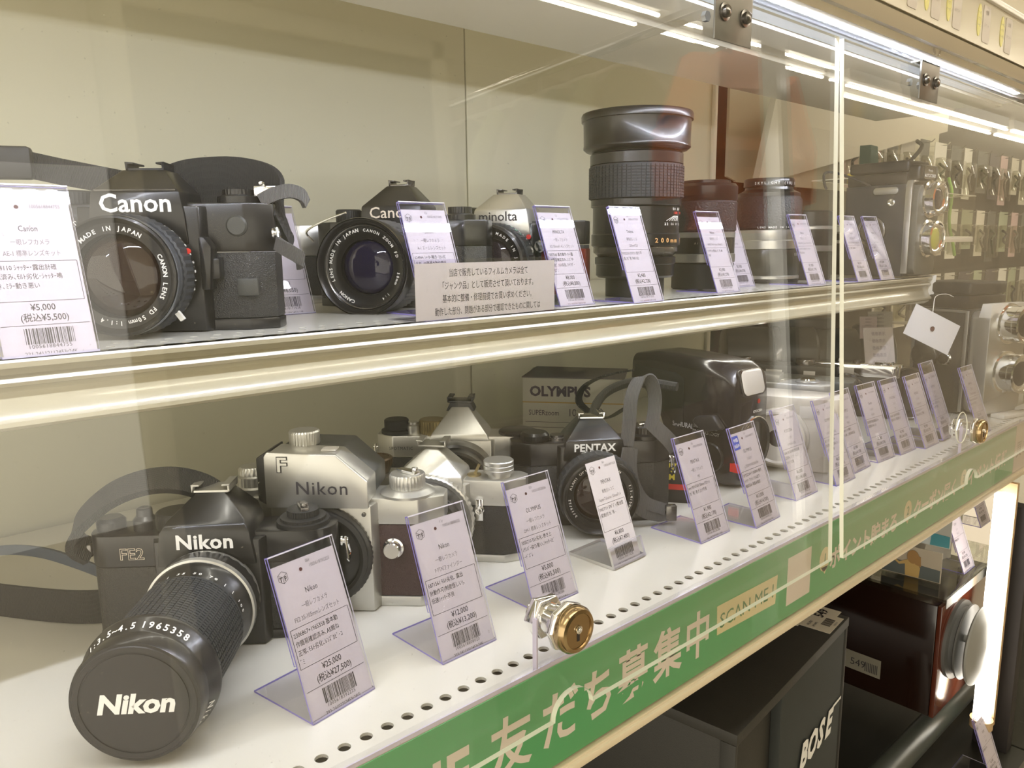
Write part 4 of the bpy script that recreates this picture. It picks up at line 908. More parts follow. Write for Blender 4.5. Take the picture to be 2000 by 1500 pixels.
# blank hanging tag
t = thing('blank_tag', 'blank white paper tag hanging on a string from the big twin lens camera', 'tag', (1003,352,120), 0)
mb = MB(); mb.M = Matrix.Rotation(R(-28),4,'Z') @ Matrix.Rotation(R(24),4,'Y')
mb.box(-36,36,0,0.5,-19,19); mb.build('paper', mat('cool_white_paper',(0.78,0.79,0.84),0.6), t, smooth=0)
mb = MB(); mb.M = Matrix.Rotation(R(-28),4,'Z'); mb.lathe([(3,0.3),(3,0.6),(0.1,0.6)], (0,0,1), 'y', 24); mb.build('punched_hole', INKR, t, smooth=0)
mb = MB(); mb.tube(smoothpath([(2,2,8),(10,4,26),(26,8,38),(48,4,40),(62,0,36)], 6), 0.5, 6); mb.build('string', WHITEP, t)
t = thing('white_card_stand', 'white tapered stand under the far twin lens camera', 'stand', (1235,300,0), 20)
mb = MB(); mb.prism([(-26,0),(30,0),(22,30),(14,52),(10,52),(14,30),(-20,12)], -6, 6, 'y'); mb.build('stand', CREAM_W, t, bevel=0.8)

# ------------------------------------------------------------------ upper shelf cameras
t = slr('film_camera', 'large black SLR camera with a 50mm lens at the left of the upper shelf', (153,478,US), -39, 141, 73, 30, 'hex', BLACK, LEATH, BLACK, 28, 7, (33, 8), BLACK,
        [(50,27,-9,24),(66,26,-10,26),(79,24,-10,27),(81,22,-8,28),(92,12,6,26)], lensz=36)
hot_shoe(t, 92, 16, BLACKM)
mb = MB(); mb.text('Canon', 14, (0,-10.3,68), bold=.02, sx=1.06); mb.text('S', 5, (-38,-1,60)); mb.text('E-1', 9, (-52,-1,48), bold=.02); mb.build('maker_lettering', WHITEP, t, smooth=0)
mb = MB(); mb.lathe([(0.7,0),(0.7,.3),(0.1,.3)], (0,-10.1,63.5), 'y', 10); mb.lathe([(1.6,0),(1.6,1.2),(0.1,1.3)], (30,-20,46), 'y', 14); mb.build('red_dot', REDP, t)
mb = MB(); mb.loft([[(-22,-9.5,92-13),(22,-9.5,79),(22,-9.5,79),(-22,-9.5,79)],[(-22,-9.6,80.2),(22,-9.6,80.2),(22,-9.6,80.2),(-22,-9.6,80.2)]]); mb.build('hump_line', CHROMED, t)
mb = MB(); mb.lathe([(6,0),(6,1.2),(5,2),(0.1,2)], (52,-0.6,60), 'y', 28); mb.build('battery_check_button', DKGREY, t)
mb = MB(); mb.prism([(33,24),(38,24),(40,48),(36,54),(33,54)], -12, 0, 'y'); mb.box(36,43,-9,0,30,42); mb.build('lens_release', BLACK, t, bevel=1.2)
mb = MB(); mb.box(50,62,-2,0.4,20,30); mb.build('self_timer_window', DKGREY, t, bevel=0.6)
dial(t, 'shutter_dial', BLACKM, -44, 14, 73, [(12,0),(12,7),(11,8),(0.1,8)], 36)
dial(t, 'rewind_knob', BLACK, 50, 15, 73, [(12,0),(12,4),(9,5),(9,8),(0.1,8.5)], 30)
mb = MB(); mb.tube([(66,2,84),(66,16,84)], 1.2); mb.box(60,74,10,16,77,83); mb.build('strap_clasp', CHROMEP, t, bevel=0.8)
triangle_ring(t, 70.5, 6, 56, 1)
c = (0,-8,33.5)
mb = MB(); mb.lathe([(29,0),(30,4),(31,5),(31,11)], c, 'y', 64); mb.build('aperture_ring', BLACK, t)
mb = MB(); mb.lathe([(30.6,11),(32,12),(32,24),(31,25)], c, 'y', knurl=52, kamp=0.7); mb.build('focus_ring', RUBBER, t)
mb = MB(); mb.lathe([(31,24),(30.2,26),(30.4,30),(31.6,31),(31.8,34),(31.4,35)], c, 'y', 72, cap=False); mb.build('breech_ring', mat('grey_metal', (0.18,0.19,0.21),0.25,metal=.7), t, label='smooth grey metal ring')
mb = MB(); mb.lathe([(28,22),(31.2,34),(31.2,36.6),(30,37),(29,35.6),(27.6,34.2),(22.2,33.4),(21.6,30),(21.6,24)], c, 'y', 72); mb.build('lens_barrel', BLACK, t)
glass(t, c, 33, 21.6, GLASSR, 6)
mb = MB(); mb.ringtext('LENS MADE IN JAPAN', 3.3, 23.7, c, -72, 6.1, y=34.15, bold=.025); mb.ringtext('CANON LENS  FD 50mm 1:1.4', 3.3, 23.7, c, 66, 5.7, y=34.15, bold=.025)
cyltext(mb, '22 16 11 8 5.6 4 2.8 1.4', 3.4, 31.3, c, 0, 8, bold=.02); mb.build('lens_lettering', WHITEP, t, smooth=0)
mb = MB(); mb.lathe([(3,0),(3,2),(0.1,2)], (0,0,0), 'y', 12)
mb = MB(); mb.M = Matrix.Translation((26,-30,12)) @ Matrix.Rotation(R(-35),4,'Y'); mb.box(-1.2,1.2,-2,1,-3.6,3.6); mb.build('index_mark', CREAM_W, t)
# wide strap running over the camera to the left
st = MB(); st.ribbon(smoothpath([(72,22,56),(70,34,72),(58,46,82),(38,52,87),(14,52,86),(2,50,82)], 6), [(-.1,0,1)]*60, 34, 3)
st.build('neck_strap', STRAP, t)
st = MB(); st.ribbon(smoothpath([(-20,30,86),(-50,20,92),(-80,6,98),(-120,-30,100),(-150,-60,99)], 6), [(0,0,1)]*60, 15, 2.4); st.build('strap_left', STRAP, t)
mb = MB(); mb.M = Matrix.Translation((-72,4,96)) @ Matrix.Rotation(R(18),4,'Z'); mb.box(-11,11,-5,5,-9,9); mb.build('strap_slider', BLACKM, t, bevel=2)
st = MB(); st.ribbon(smoothpath([(64,8,74),(72,9,78),(80,12,80),(86,16,78),(88,20,73)], 4), [(0,.2,1)]*20, 8, 2.4); st.build('strap_end', STRAPG, t)
st = MB(); st.ribbon(smoothpath([(73,2,50),(78,-1,47),(84,1,43),(86,8,40),(82,14,38)], 4), [(0.2,-.2,1)]*20, 8, 2.4); st.build('strap_end_lower', STRAPG, t)
t['label'] = 'large black SLR camera with thick strap at the left of the upper shelf'

t = slr('film_camera', 'black SLR camera with a large ringed zoom lens beside the notice card', (354,521,US), -56, 141, 67, 30, 'hex', BLACK, LEATH, BLACK, 20, 7, (30, 8), BLACK,
        [(54,26,-9,24),(60,26,-10,26),(78,24,-10,27),(94,9,6,24)])
hot_shoe(t, 94, 15, CHROMED, 7, 14)
mb = MB(); mb.text('Canon', 12, (0,-10.4,69), bold=.008, sx=1.1); mb.build('maker_lettering', CREAMINK, t, smooth=0)
dial(t, 'shutter_dial', BLACKM, -46, 14, 67, [(10,0),(10,9),(9,10),(0.1,10)], 36); dial(t, 'rewind_knob', BLACK, 48, 14, 67, [(12,0),(12,4),(9,5),(9,10),(0.1,10)], 30)
c = (0,-8,33)
mb = MB(); mb.lathe([(28,0),(30,2),(30,14),(31,15)], c, 'y', 64); mb.build('aperture_ring', BLACK, t)
mb = MB(); mb.lathe([(31,14),(33,15),(33,42),(32.4,43)], c, 'y', knurl=60, kamp=0.9); mb.build('focus_ring', mat('grey_rubber',(0.09,0.09,0.09),0.45), t)
mb = MB(); mb.lathe([(32.4,42),(33.4,43),(34.2,50),(34.2,60),(33.4,61),(32.2,60),(30.6,55),(28.4,54),(28,52),(24,50),(20,50),(19.6,46)], c, 'y', 72); mb.build('lens_barrel', BLACK, t)
mb = MB(); mb.lathe([(34.3,58.5),(34.6,59.5),(34.3,60.8)], c, 'y', 72, cap=False); mb.lathe([(30.2,55),(29.6,55.6),(29,55)], c, 'y', 72, cap=False); mb.build('thin_bright_rings', CHROMED, t)
glass(t, c, 52, 19.6, GLASSB, 6)
mb = MB(); mb.ringtext('CANON   LENS MADE IN JAPAN', 3.4, 25.0, c, -158, 5.9, y=54.5, bold=.025); mb.ringtext('CANON ZOOM FD', 2.8, 25.0, c, 2, 5.9, y=54.5, bold=.02); mb.ringtext('50mm   1:4', 2.6, 25.0, c, 100, 5.4, y=54.5, bold=.02); mb.build('lens_lettering', WHITEP, t, smooth=0)
mb = MB(); mb.tube(smoothpath([(-74,6,52),(-78,2,60),(-60,-2,68),(-40,-4,74)], 5), 0.9, 8); mb.build('strap_ring', CHROMEP, t)

t = slr('film_camera', 'silver and black camera body standing behind the round zoom lens', (284,656,US), -46, 140, 66, 30, 'hex', CHROME, LEATH, CHROME, 26, 7, (26, 5), CHROME)
dial(t, 'shutter_dial', CHROME, -46, 14, 66, [(13,0),(13,4),(11,5),(11,12),(0.1,12)], 36); dial(t, 'advance_lever', CHROME, -62, 14, 66, [(6,0),(6,3),(0.1,3)])
mb = MB(); mb.lathe([(8,0),(8,2),(6,2.6),(0.1,1.6)], (-52,-0.5,52), 'y', 30); mb.build('round_window', GLASS, t)
mb = MB(); mb.prism(rrect(-26,26,48,80,5), -5, 26, 'y'); mb.build('viewfinder_block', BLACKM, t, bevel=2)

t = slr('film_camera', 'silver topped SLR camera with an olive strap end and dark red leather', (453,505,US), -62, 136, 67, 30, 'hex', BLACK, LEATH, BLACK, 20, 7, (28, 8), BLACK,
        [(54,26,-9,24),(60,26,-10,26),(77,23,-10,27),(90,11,4,25)], prismm=CHROME)
hot_shoe(t, 90, 15, CHROMED, 8, 15)
mb = MB(); mb.text('minolta', 11, (-2,-10.4,67.5), bold=.008, sx=1.05); mb.build('maker_lettering', INK, t, smooth=0)
dial(t, 'shutter_dial', BLACK, -42, 14, 67, [(14,0),(14,2),(12,3),(12,12),(11,13),(0.1,13)], 40)
mb = MB(); mb.prism(outline(80,29,'hex',0.9), 44, 64.2, 'z'); 
c = (0,-8,33)
mb = MB(); mb.lathe([(29,0),(31,2),(31,9),(30,10)], c, 'y', 64); mb.build('aperture_ring', BLACK, t)
mb = MB(); mb.lathe([(30,10),(32,11),(32,23),(31,24)], c, 'y', knurl=50, kamp=0.7); mb.build('focus_ring', RUBBER, t)
mb = MB(); mb.lathe([(31,24),(31,34),(29,35),(26,32),(21,31),(20,26)], c, 'y', 64); mb.build('lens_barrel', BLACK, t); glass(t, c, 30, 20, GLASS, 4)
mb = MB(); mb.ringtext('MADE IN JAPAN MINOLTA', 3.2, 24, c, 20, 7.5, y=32.2, bold=.02); cyltext(mb, '1.4 2 2.8 4 5.6 8', 3.2, 31.3, c, 0, 7, bold=.02); mb.build('lens_lettering', WHITEP, t, smooth=0)
mb = MB(); cyltext(mb, '2 4 5 8 . .', 3.2, 32.8, c, 20, 18, bold=.04); mb.build('green_lettering', GREENP, t, smooth=0)
mb = MB(); mb.lathe([(2,0),(2,1),(0.1,1)], (26,-12,54), 'y', 14); mb.build('red_dot', REDP, t)
mb = MB(); mb.prism(outline(74,29.5,'hex',1.0), 7, 44, 'z'); mb.M = Matrix.Translation((34.5,0,0)); mb = MB(); mb.M = Matrix.Translation((33,0,0)); mb.prism([(0,-1.3),(28,-1.3),(36,8),(36,24),(0,24)], 6, 44, 'z'); mb.build('red_leather', mat('red_leather', (0.16,0.02,0.012), 0.3, coat=0.4, bump=('noise', 400, 0.3)), t, bevel=0.8, label='dark red leather covering')
mb = MB(); mb.lathe([(5,0),(5,5),(4,6),(0.1,6)], (33,-1,46), 'y', 24); mb.lathe([(3,0),(3,2.4),(0.1,2.6)], (44,-1,22), 'y', 20); mb.build('chrome_knob', CHROMEP, t)
mb = MB(); mb.tube([(-70,4,52),(-72,-8,58),(-66,-12,62),(-52,-14,58),(-52,-12,44),(-66,-8,40)], 1.0, 8); mb.build('strap_ring', CHROMEP, t)
st = MB(); st.ribbon(smoothpath([(-60,-13,60),(-50,-18,58),(-40,-22,48),(-42,-22,34),(-50,-18,30)], 6), [(.3,.2,1)]*60, 13, 3); st.build('strap_end', STRAPO, t, label='olive webbing strap end')

# ------------------------------------------------------------------ upright lenses on the upper shelf
t = thing('telephoto_lens', 'tall glossy black telephoto lens standing upright with a wide built-in hood', 'lens', (574,461,US), -32)
t.scale = (1.09,1.09,0.955)
SC = 1.0
def zl(name, m, prof, knurl=0, kamp=.5, label=None, par=None):
    mb = MB(); mb.lathe(prof, (0,0,0), 'z', 72, knurl=knurl, kamp=kamp); return mb.build(name, m, par or t, label=label)
zl('rear_cap', BLACKM, [(22,0),(24.5,0.4),(24.5,18),(23,19)])
zl('mount_barrel', BLACK, [(30,18),(32,20),(32,30),(33,31),(33,37),(31,38)], 60, 0.4)
zl('aperture_ring', mat('bronze_black',(0.10,0.09,0.075),0.2,metal=.5), [(31,38),(35,42),(35,46),(34.6,47)])
zl('barrel', BLACK, [(34,46),(36.6,48),(36.6,58),(35.6,59),(35.4,83),(37,84),(37,90),(36,91)])
mb = MB(); mb.lathe([(36,90),(38,91),(38,121),(36,122)], (0,0,0), 'z', 64)
for i in range(11):
    for j in range(66):
        a0 = 2*PI*(j+.12)/66; a1 = 2*PI*(j+.88)/66; z0 = 91.5+2.62*i; z1 = z0+2.0
        vs = [(rr*math.cos(a), rr*math.sin(a), z) for rr in (37.9, 38.9) for a, z in ((a0,z0),(a1,z0),(a1,z1),(a0,z1))]
        mb.add(vs, [(4,5,6,7),(0,1,5,4),(1,2,6,5),(2,3,7,6),(3,0,4,7)])
mb.build('focus_grip', RUBBER, t, smooth=0)
zl('front_barrel', BLACK, [(36,121),(38,122),(38,131),(36,133),(35.4,134)])
zl('hood', BLACK, [(35.4,133),(41,134.5),(43.6,137),(43.6,139),(43.3,139.6),(43.6,160),(43.8,161),(45.2,161.4),(45.4,166),(44.6,168),(43.2,168.4),(42,166),(41,150),(33,146),(0.1,145)])
zl('bright_lines', CHROMED, [(35.9,132.2),(36.6,132.8),(35.9,133.4)]); zl('bright_line_lower', CHROMED, [(36.9,84.0),(37.4,84.4),(36.9,84.9)])
def zt(mb, st, size, r, a0, z, sx=1, bold=0, da=None):
    a = a0
    for ch in st:
        q = R(a)
        if ch != ' ': mb.text(ch, size, (r*math.sin(q), -r*math.cos(q), z), (math.cos(q), math.sin(q), 0), (0,0,1), sx=sx, bold=bold)
        a += da or math.degrees(size*.78*sx/r)
mb = MB(); zt(mb, '200mm F2.8', 5.6, 36.9, 8, 50.5, bold=.02, da=8.4); mb.build('focal_lettering', mat('gold_print',(0.75,0.42,0.16),0.4), t, smooth=0)
mb = MB(); zt(mb, '22 16 11 8 5.6 4', 3.2, 35.7, 22, 66, bold=.02, da=3.9); zt(mb, '50 30', 3, 37.2, 34, 79.5, bold=.02)
for k in range(6):
    q = R(24+5.2*k); q2 = R(40+2.2*k); mb.tube([(35.8*math.sin(q), -35.8*math.cos(q), 70),(35.8*math.sin(q2), -35.8*math.cos(q2), 74.5)], 0.22, 4)
mb.build('scale_lettering', WHITEP, t, smooth=0)
mb = MB(); zt(mb, '100 70', 3, 37.2, 36, 76, bold=.05); mb.build('red_scale', REDP, t, smooth=0)

t = thing('zoom_lens', 'black zoom lens standing upright right of the tall telephoto lens', 'lens', (713,482,US), -40)
zl('rear_cap', BLACKM, [(30,0),(32,1),(32,26),(30,28)])
zl('silver_collar', mat('grey_alloy',(0.30,0.29,0.26),0.35,metal=.6), [(31,27),(32.5,28),(32.5,36),(31,37)], 60, 0.3)
zl('barrel', BLACK, [(31,36),(32,37),(32,52),(31,53)])
zl('second_collar', mat('grey_alloy'  ,(0,0,0)), [(31,52),(32.4,53),(32.4,58),(31,59)])
zl('zoom_sleeve', mat('diamond_rubber',(0.024,0.024,0.026),0.45,bump=('leather',300,1.0)), [(31,58),(33,60),(33.4,88),(32,90)])
zl('front_barrel', BLACK, [(32,89),(33.4,91),(33.4,104),(31,107),(26,107.5),(26,110),(24,110.5),(0.1,110.5)])
mb = MB(); zt(mb, 'Ai 3.5 30 50', 3, 32.4, -30, 46, bold=.02); mb.build('lens_lettering', mat('dim_print',(0.4,0.38,0.3),.5), t, smooth=0)

t = thing('prime_lens', 'dark lens with two silver rings and a filter on top, standing upright', 'lens', (872,500,US), -45)
zl('rear_cap', BLACKM, [(36,0),(38,1),(38,4)]); zl('thin_silver_ring', CHROME, [(37,4),(38.4,5),(38.4,8),(37.5,9)])
zl('rear_barrel', mat('olive_black',(0.05,0.048,0.035),0.3,coat=.4), [(37,8),(38.4,10),(38.8,38),(38,40)])
zl('milled_silver_ring', CHROME, [(38,39),(40,40),(40,49),(39,50)], 90, 0.35)
zl('silver_ring', CHROME, [(39,50),(39.6,51),(39.2,61),(38,62)])
zl('focus_grip', mat('diamond_rubber',(0,0,0)), [(37,62),(38.6,64),(38.4,96),(36,100)])
zl('front_barrel', BLACK, [(36,99),(36,104),(28,108),(27,112)])
zl('filter', BLACK, [(27,111),(29,112),(29,119),(28,121),(26,121),(25,118),(0.1,118)])
mb = MB(); zt(mb, 'LENS MADE IN JAPAN', 3.2, 38.9, -30, 63.2, bold=.02); zt(mb, 'SKYLIGHT (1B) 52mm', 4, 29.2, -46, 113.6, bold=.02, da=7.5); zt(mb, '22 8', 4, 39, 40, 32); mb.build('lens_lettering', WHITEP, t, smooth=0)

t = thing('prime_lens', 'smaller dark lens with silver bands standing just left of the bright door joint', 'lens', (968,500,US), -45)
zl('rear_barrel', BLACKM, [(30,0),(32,1),(32,34),(31,35)]); zl('silver_band', CHROME, [(32,35),(33.6,36),(33.6,42),(32,43)])
zl('mid_barrel', BLACK, [(31,42),(32,43),(32,62),(31,63)]); zl('thin_band', CHROME, [(31,62),(32.4,63),(32.4,66),(31,67)])
zl('front_barrel', BLACK, [(31,66),(31,84),(29,86),(26,86),(25,84),(0.1,82)])

# ------------------------------------------------------------------ below the case
lb = thing('black_loudspeaker', 'matte black bookshelf loudspeaker with a slanted white maker logo, below the banner', 'loudspeaker', (497,291,-151), 6.5)
mb = MB(); mb.box(0,257,0,240,-10,0); mb.build('top_board', SPK, lb, bevel=0.8)
mb = MB(); mb.box(1,256,14,239,-190,-10); mb.build('cabinet', SPK, lb, bevel=0.8)
for x0 in (0,253):
    mb = MB(); mb.box(x0,x0+4,1,14,-190,-10); mb.build('side_edge', SPK, lb, bevel=0.5)
mb = MB(); mb.prism([(98,4),(252,2),(252,14),(98,14)], -190, -11, 'z'); mb.build('grille', SPKG, lb, bevel=1.5)
mb = MB(); mb.box(1,257,0,240,-200,-190); mb.build('bottom_board', SPK, lb, bevel=0.8)
mb = MB()
xx = 150
for ch, w in (('B',1),('O',1),('S',1),('E',1)):
    mb.text(ch, 36, (xx,1.2,-112), bold=.05, shear=.3, sx=.86); xx += 22
mb.box(228,250,1.0,1.3,-87.5,-85); mb.build('maker_logo', WHITEP, lb, smooth=0)
stk = thing('price_sticker', 'white sticker numbered 549 lying on the black loudspeaker top', 'sticker', (703,317,-150.7), 6.5)
mb = MB(); mb.prism([(0,0),(40,0),(40,7),(54,7),(54,34),(20,34),(20,66),(-4,66),(-4,30),(0,30)], 0, 0.3, 'z'); mb.build('paper', mat('bright_paper',(0.85,0.80,0.68),0.6), stk, smooth=0)
mb = MB(); mb.text('549', 13, (38,17.5,0.5), (1,0,0), (0,1,0), bold=.03)
for k in range(11): mb.box(14+k*1.6, 14+k*1.6+(0.6 if k%3 else 1.0), 5, 14, 0.4, 0.5)
mb.text('¥8,800', 4, (10,22,0.5), (1,0,0), (0,1,0)); mb.text('(¥9,680)', 3.4, (10,17,0.5), (1,0,0), (0,1,0)); mb.text('1005618', 2.6, (23,1.5,0.5), (1,0,0), (0,1,0)); mb.build('sticker_lettering', INK, stk, smooth=0)

ls = thing('loudspeaker', 'glossy dark reddish wooden loudspeaker with round grey discs on its front', 'loudspeaker', (1000,312,-222), 0)
mb = MB(); mb.box(0,190,6,300,-150,0); mb.build('cabinet', WOOD, ls, bevel=1.2)
mb = MB(); mb.box(-0.5,190.5,0,5.6,-150,0.5); mb.build('front_frame', mat('front_edge_wood',(0.10,0.025,0.012),0.2,coat=.8), ls, bevel=0.8)
for k,(x,z,r) in enumerate(((60,-62,52),)):
    mb = MB(); mb.lathe([(r,0),(r,4),(r-8,5),(r-8,10),(r-3,12),(r-3,14),(r-10,15)], (x,0,z), 'y', 56); a_ = mb.build('driver_rim', mat('grey_plastic_rim',(0.12,0.12,0.115),0.4), ls)
    mb = MB(); mb.lathe([(r-2,24),(r,26),(r-1,28),(r*.6,33),(0.1,35)], (x,0,z), 'y', 56); mb.lathe([(5,10),(5,26)], (x-18,0,z+12), 'y', 20); mb.build('speaker_disc', mat('grey_disc',(0.24,0.24,0.22),0.45), ls, label='pale grey round disc')
sk2 = thing('price_sticker', 'small dull sticker on the side of the reddish wooden loudspeaker', 'sticker', (999.6,404,-334), 0)
mb = MB(); mb.box(-0.3,0,-24,24,-13,13); mb.build('paper', mat('dull_paper',(0.25,0.23,0.18),0.6), sk2, smooth=0)
mb = MB(); mb.text('549', 14, (-0.5,6,-6), (0,-1,0), (0,0,1)); 
for k in range(8): mb.box(-0.5,-0.4,-20+2.2*k,-19+2.2*k,-9,4)
mb.build('sticker_lettering', INK, sk2, smooth=0)
ls['label'] = 'glossy dark reddish wooden loudspeaker with a round grey disc on its front'

# clear tray on top of the wooden loudspeaker, with photos and tags
tr = thing('clear_tray', 'clear acrylic tray carrying photo cards above the wooden loudspeaker', 'tray', (1010,300,-200), 0)
mb = MB(); mb.box(-40,190,0,240,-2,1.5); mb.box(-40,190,238,241,1.5,70); mb.box(-40,190,-0.5,1.5,-8,3); mb.build('tray_body', [clear('tray_clear',(0.85,0.86,0.82),1.5)], tr, smooth=0)
mb = MB(); mb.box(-41,191,-1.2,-0.5,-9,3.4); mb.build('tray_edge', mat('dark_edge',(0.10,0.10,0.09),0.2), tr)
def photo_card(label, loc, rz, w, h, sky, sea, fig):
    t = thing('photo_card', label, 'photograph', loc, rz); mb = MB(); mb.box(-w/2,w/2,0,1,0,h); mb.build('print', sky, t, smooth=0)
    mb = MB(); mb.prism([(-w/2+1,1),(w/2-1,1),(w/2-1,h*.42),(-w/2+1,h*.5)], -0.5, -0.2, 'y'); mb.build('printed_sea', sea, t, smooth=0)
    if fig:
        mb = MB(); mb.prism([(-6,1),(10,1),(11,h*.35),(7,h*.55),(-2,h*.6),(-14,h*.42),(-26,h*.62),(-27,h*.58),(-14,h*.34),(-7,h*.40)], -0.9, -0.6, 'y'); mb.build('printed_figure', fig, t, smooth=0)
        mb = MB(); mb.prism([(2+7*math.cos(R(a)), h*.68+9*math.sin(R(a))) for a in range(0,360,20)], -1.3, -1.0, 'y'); mb.prism([(5,h*.45),(12,h*.4),(11,h*.72),(4,h*.78)], -1.2, -0.95, 'y'); mb.build('printed_hair', mat('print_blond',(0.42,0.24,0.09),0.5), t, smooth=0)
    return t
SKYP = mat('print_sky',(0.55,0.48,0.38),0.35); SEAP = mat('print_sea',(0.14,0.16,0.16),0.35); SEAB = mat('print_teal',(0.08,0.30,0.36),0.35)
photo_card('printed seaside photograph with a figure in yellow, low on the clear tray', (1011,357,-198.2), -85, 70, 40, SKYP, SEAP, mat('print_yellow_dress',(0.62,0.42,0.16),0.5))
photo_card('printed photograph of turquoise water, above the seaside photograph', (1026,352,-156), -85, 66, 38, mat('print_light',(0.5,0.5,0.46),0.35), SEAB, mat('print_pale_cloth',(0.55,0.60,0.62),0.5))
t = thing('product_box', 'white cardboard box with a torn corner on the clear tray', 'box', (1088,352,-198), -20)
mb = MB(); mb.prism([(-30,0),(26,0),(26,96),(-6,96)], 0, 40, 'y'); mb.build('carton', PAPERC, t, bevel=0.6)
t = thing('product_box', 'cream box lettered SONY at the back of the clear tray', 'box', (1150,372,-198), -25)
mb = MB(); mb.box(-36,40,0,30,0,110); mb.build('carton', mat('box_cream',(0.60,0.55,0.42),0.5), t, bevel=0.6)
mb = MB(); mb.text('SONY', 14, (6,-0.3,36), bold=.03); mb.build('maker_lettering', INK, t, smooth=0)
mb = MB(); mb.box(-14,6,-0.4,-0.1,56,108); mb.build('blue_print', mat('print_blue',(0.07,0.06,0.30),0.4), t, smooth=0)
price_tag((1085,312,-198), 0, 'white price tag on the clear tray beside the bright tube', 'SONY', 'ﾍｯﾄﾞﾎﾝ', 'MDR-Z', ['動作確認済み'], '¥2,980', '(税込¥3,278)', '1005618300111', '253-24102412453r24G')
price_tag((1200,330,-170), 0, 'white price tag higher up, right at the back of the clear tray', 'SONY', 'ﾗｼﾞｵ', 'ICF-2001', ['動作確認済み'], '¥3,980', '(税込¥4,378)', '1005618300128', '253-24102512453r24G')
price_tag((1060,250,-454.8), 0, 'white price tag low at the bottom of the bright tube', 'BOSE', 'ｽﾋﾟｰｶｰ', '501Z', ['動作確認済み'], '¥5,490', '(税込¥6,039)', '1005618300135', '253-24102612453r24G')
mb = MB(); mb.box(XL, 1600, 238, 900, -470, -455); tag(mb.build('base_shelf', mat('dark_shelf',(0.03,0.028,0.022),0.4)), 'dark base shelf under the loudspeakers', 'shelf')
t = thing('dark_rail', 'dark horizontal tube below the wooden loudspeaker', 'rail', (700,330,-410)); mb = MB(); mb.tube([(60,0,0),(620,0,-4)], 16, 20); mb.build('tube', mat('dark_tube',(0.05,0.055,0.045),0.35), t)
mb = MB(); mb.box(60,66,-30,30,-46,-16); mb.box(560,566,-30,30,-46,-16); mb.build('rail_support', DARK, t)
mb = MB(); mb.box(XL, 2200, 905, 915, -470, 900); struct(mb.build('wall_far', DARK))
# fluorescent tube standing at the right
tb = thing('fluorescent_tube', 'bright white tube lamp standing upright at the lower right', 'lamp', (1082,280,-405), 0)
mb = MB(); mb.lathe([(10.5,12),(10.5,318)], (0,0,0), 'z', 32); mb.build('glowing_tube', emis('tube_emission', (1.0,0.93,0.80), 9), tb, label='glowing white tube')
mb = MB(); mb.lathe([(13.6,0),(13.6,12),(9,12)], (0,0,0), 'z', 32); mb.box(14,22,-10,12,-2,330); mb.build('tube_holder', mat('tan_plastic',(0.50,0.34,0.18),0.4), tb)
mb = MB(); mb.box(1124,1146,258,300,-455,-112); struct(mb.build('trim_5', DARK, bevel=1))
mb = MB(); mb.box(1150,1154,240,300,-455,-75); struct(mb.build('trim_6', clear('post_clear',(0.8,0.8,0.76),1.5)))

# ------------------------------------------------------------------ goods further along the aisle
mb = MB(); mb.box(1500, 4200, 800, 806, -460, 900); struct(mb.build('wall_right', mat('pegboard', (0.13,0.115,0.08), 0.7, noise=(8,(0.07,0.06,0.045)))))
rng = random.Random(5)
packcols = [((0.55,0.52,0.42),'pale beige'),((0.10,0.10,0.08),'dark grey'),((0.30,0.33,0.22),'moss green'),((0.42,0.40,0.34),'grey beige'),((0.06,0.05,0.05),'black'),((0.50,0.36,0.34),'dusty pink'),((0.65,0.63,0.55),'off white')]
words = {0:'top',1:'middle',2:'lower'}
for row, (zt_, n_) in enumerate(((455,16),(300,16),(150,14))):
    for i in range(n_):
        x = 1600 + 95*i + rng.uniform(-8,8) + row*22; ci = rng.randrange(len(packcols)); colr, cn = packcols[ci]; w = rng.uniform(54,80); h = rng.uniform(95,135)
        t = thing('hanging_pack', 'hanging blister packs and bags in the %s row beyond the right end of the case' % words[row], 'package', (x, 740-30*row, zt_), 0, 'hanging packs in the %s row' % words[row])
        mb = MB(); mb.box(-w/2, w/2, 0, 1.2, -h, 0); mb.build('backing_card', mat('pack_'+cn.replace(' ','_'), tuple(min(.8,c*1.25) for c in colr), 0.5), t, smooth=0)
        mb = MB(); mb.box(-w/2+6, w/2-6, -16, -0.1, -h+10, -36); mb.build('bubble', [clear('pack_clear', (0.90,0.90,0.86), 1.4)], t, bevel=3)
        mb = MB(); mb.tube(smoothpath([(-w/4,-6,-50),(w/5,-7,-60),(-w/5,-8,-75),(w/5,-7,-h+22)], 5), 3.2, 8); mb.build('goods', mat('goods_%d' % (i % 3), ((0.03,0.03,0.03),(0.22,0.20,0.16),(0.08,0.10,0.05))[i % 3], 0.4), t)
        mb = MB(); mb.tube([(0,66+30*row,-6),(0,-14,-6),(0,-20,0)], 1.3, 6); mb.build('peg_hook', CHROMEP, t)
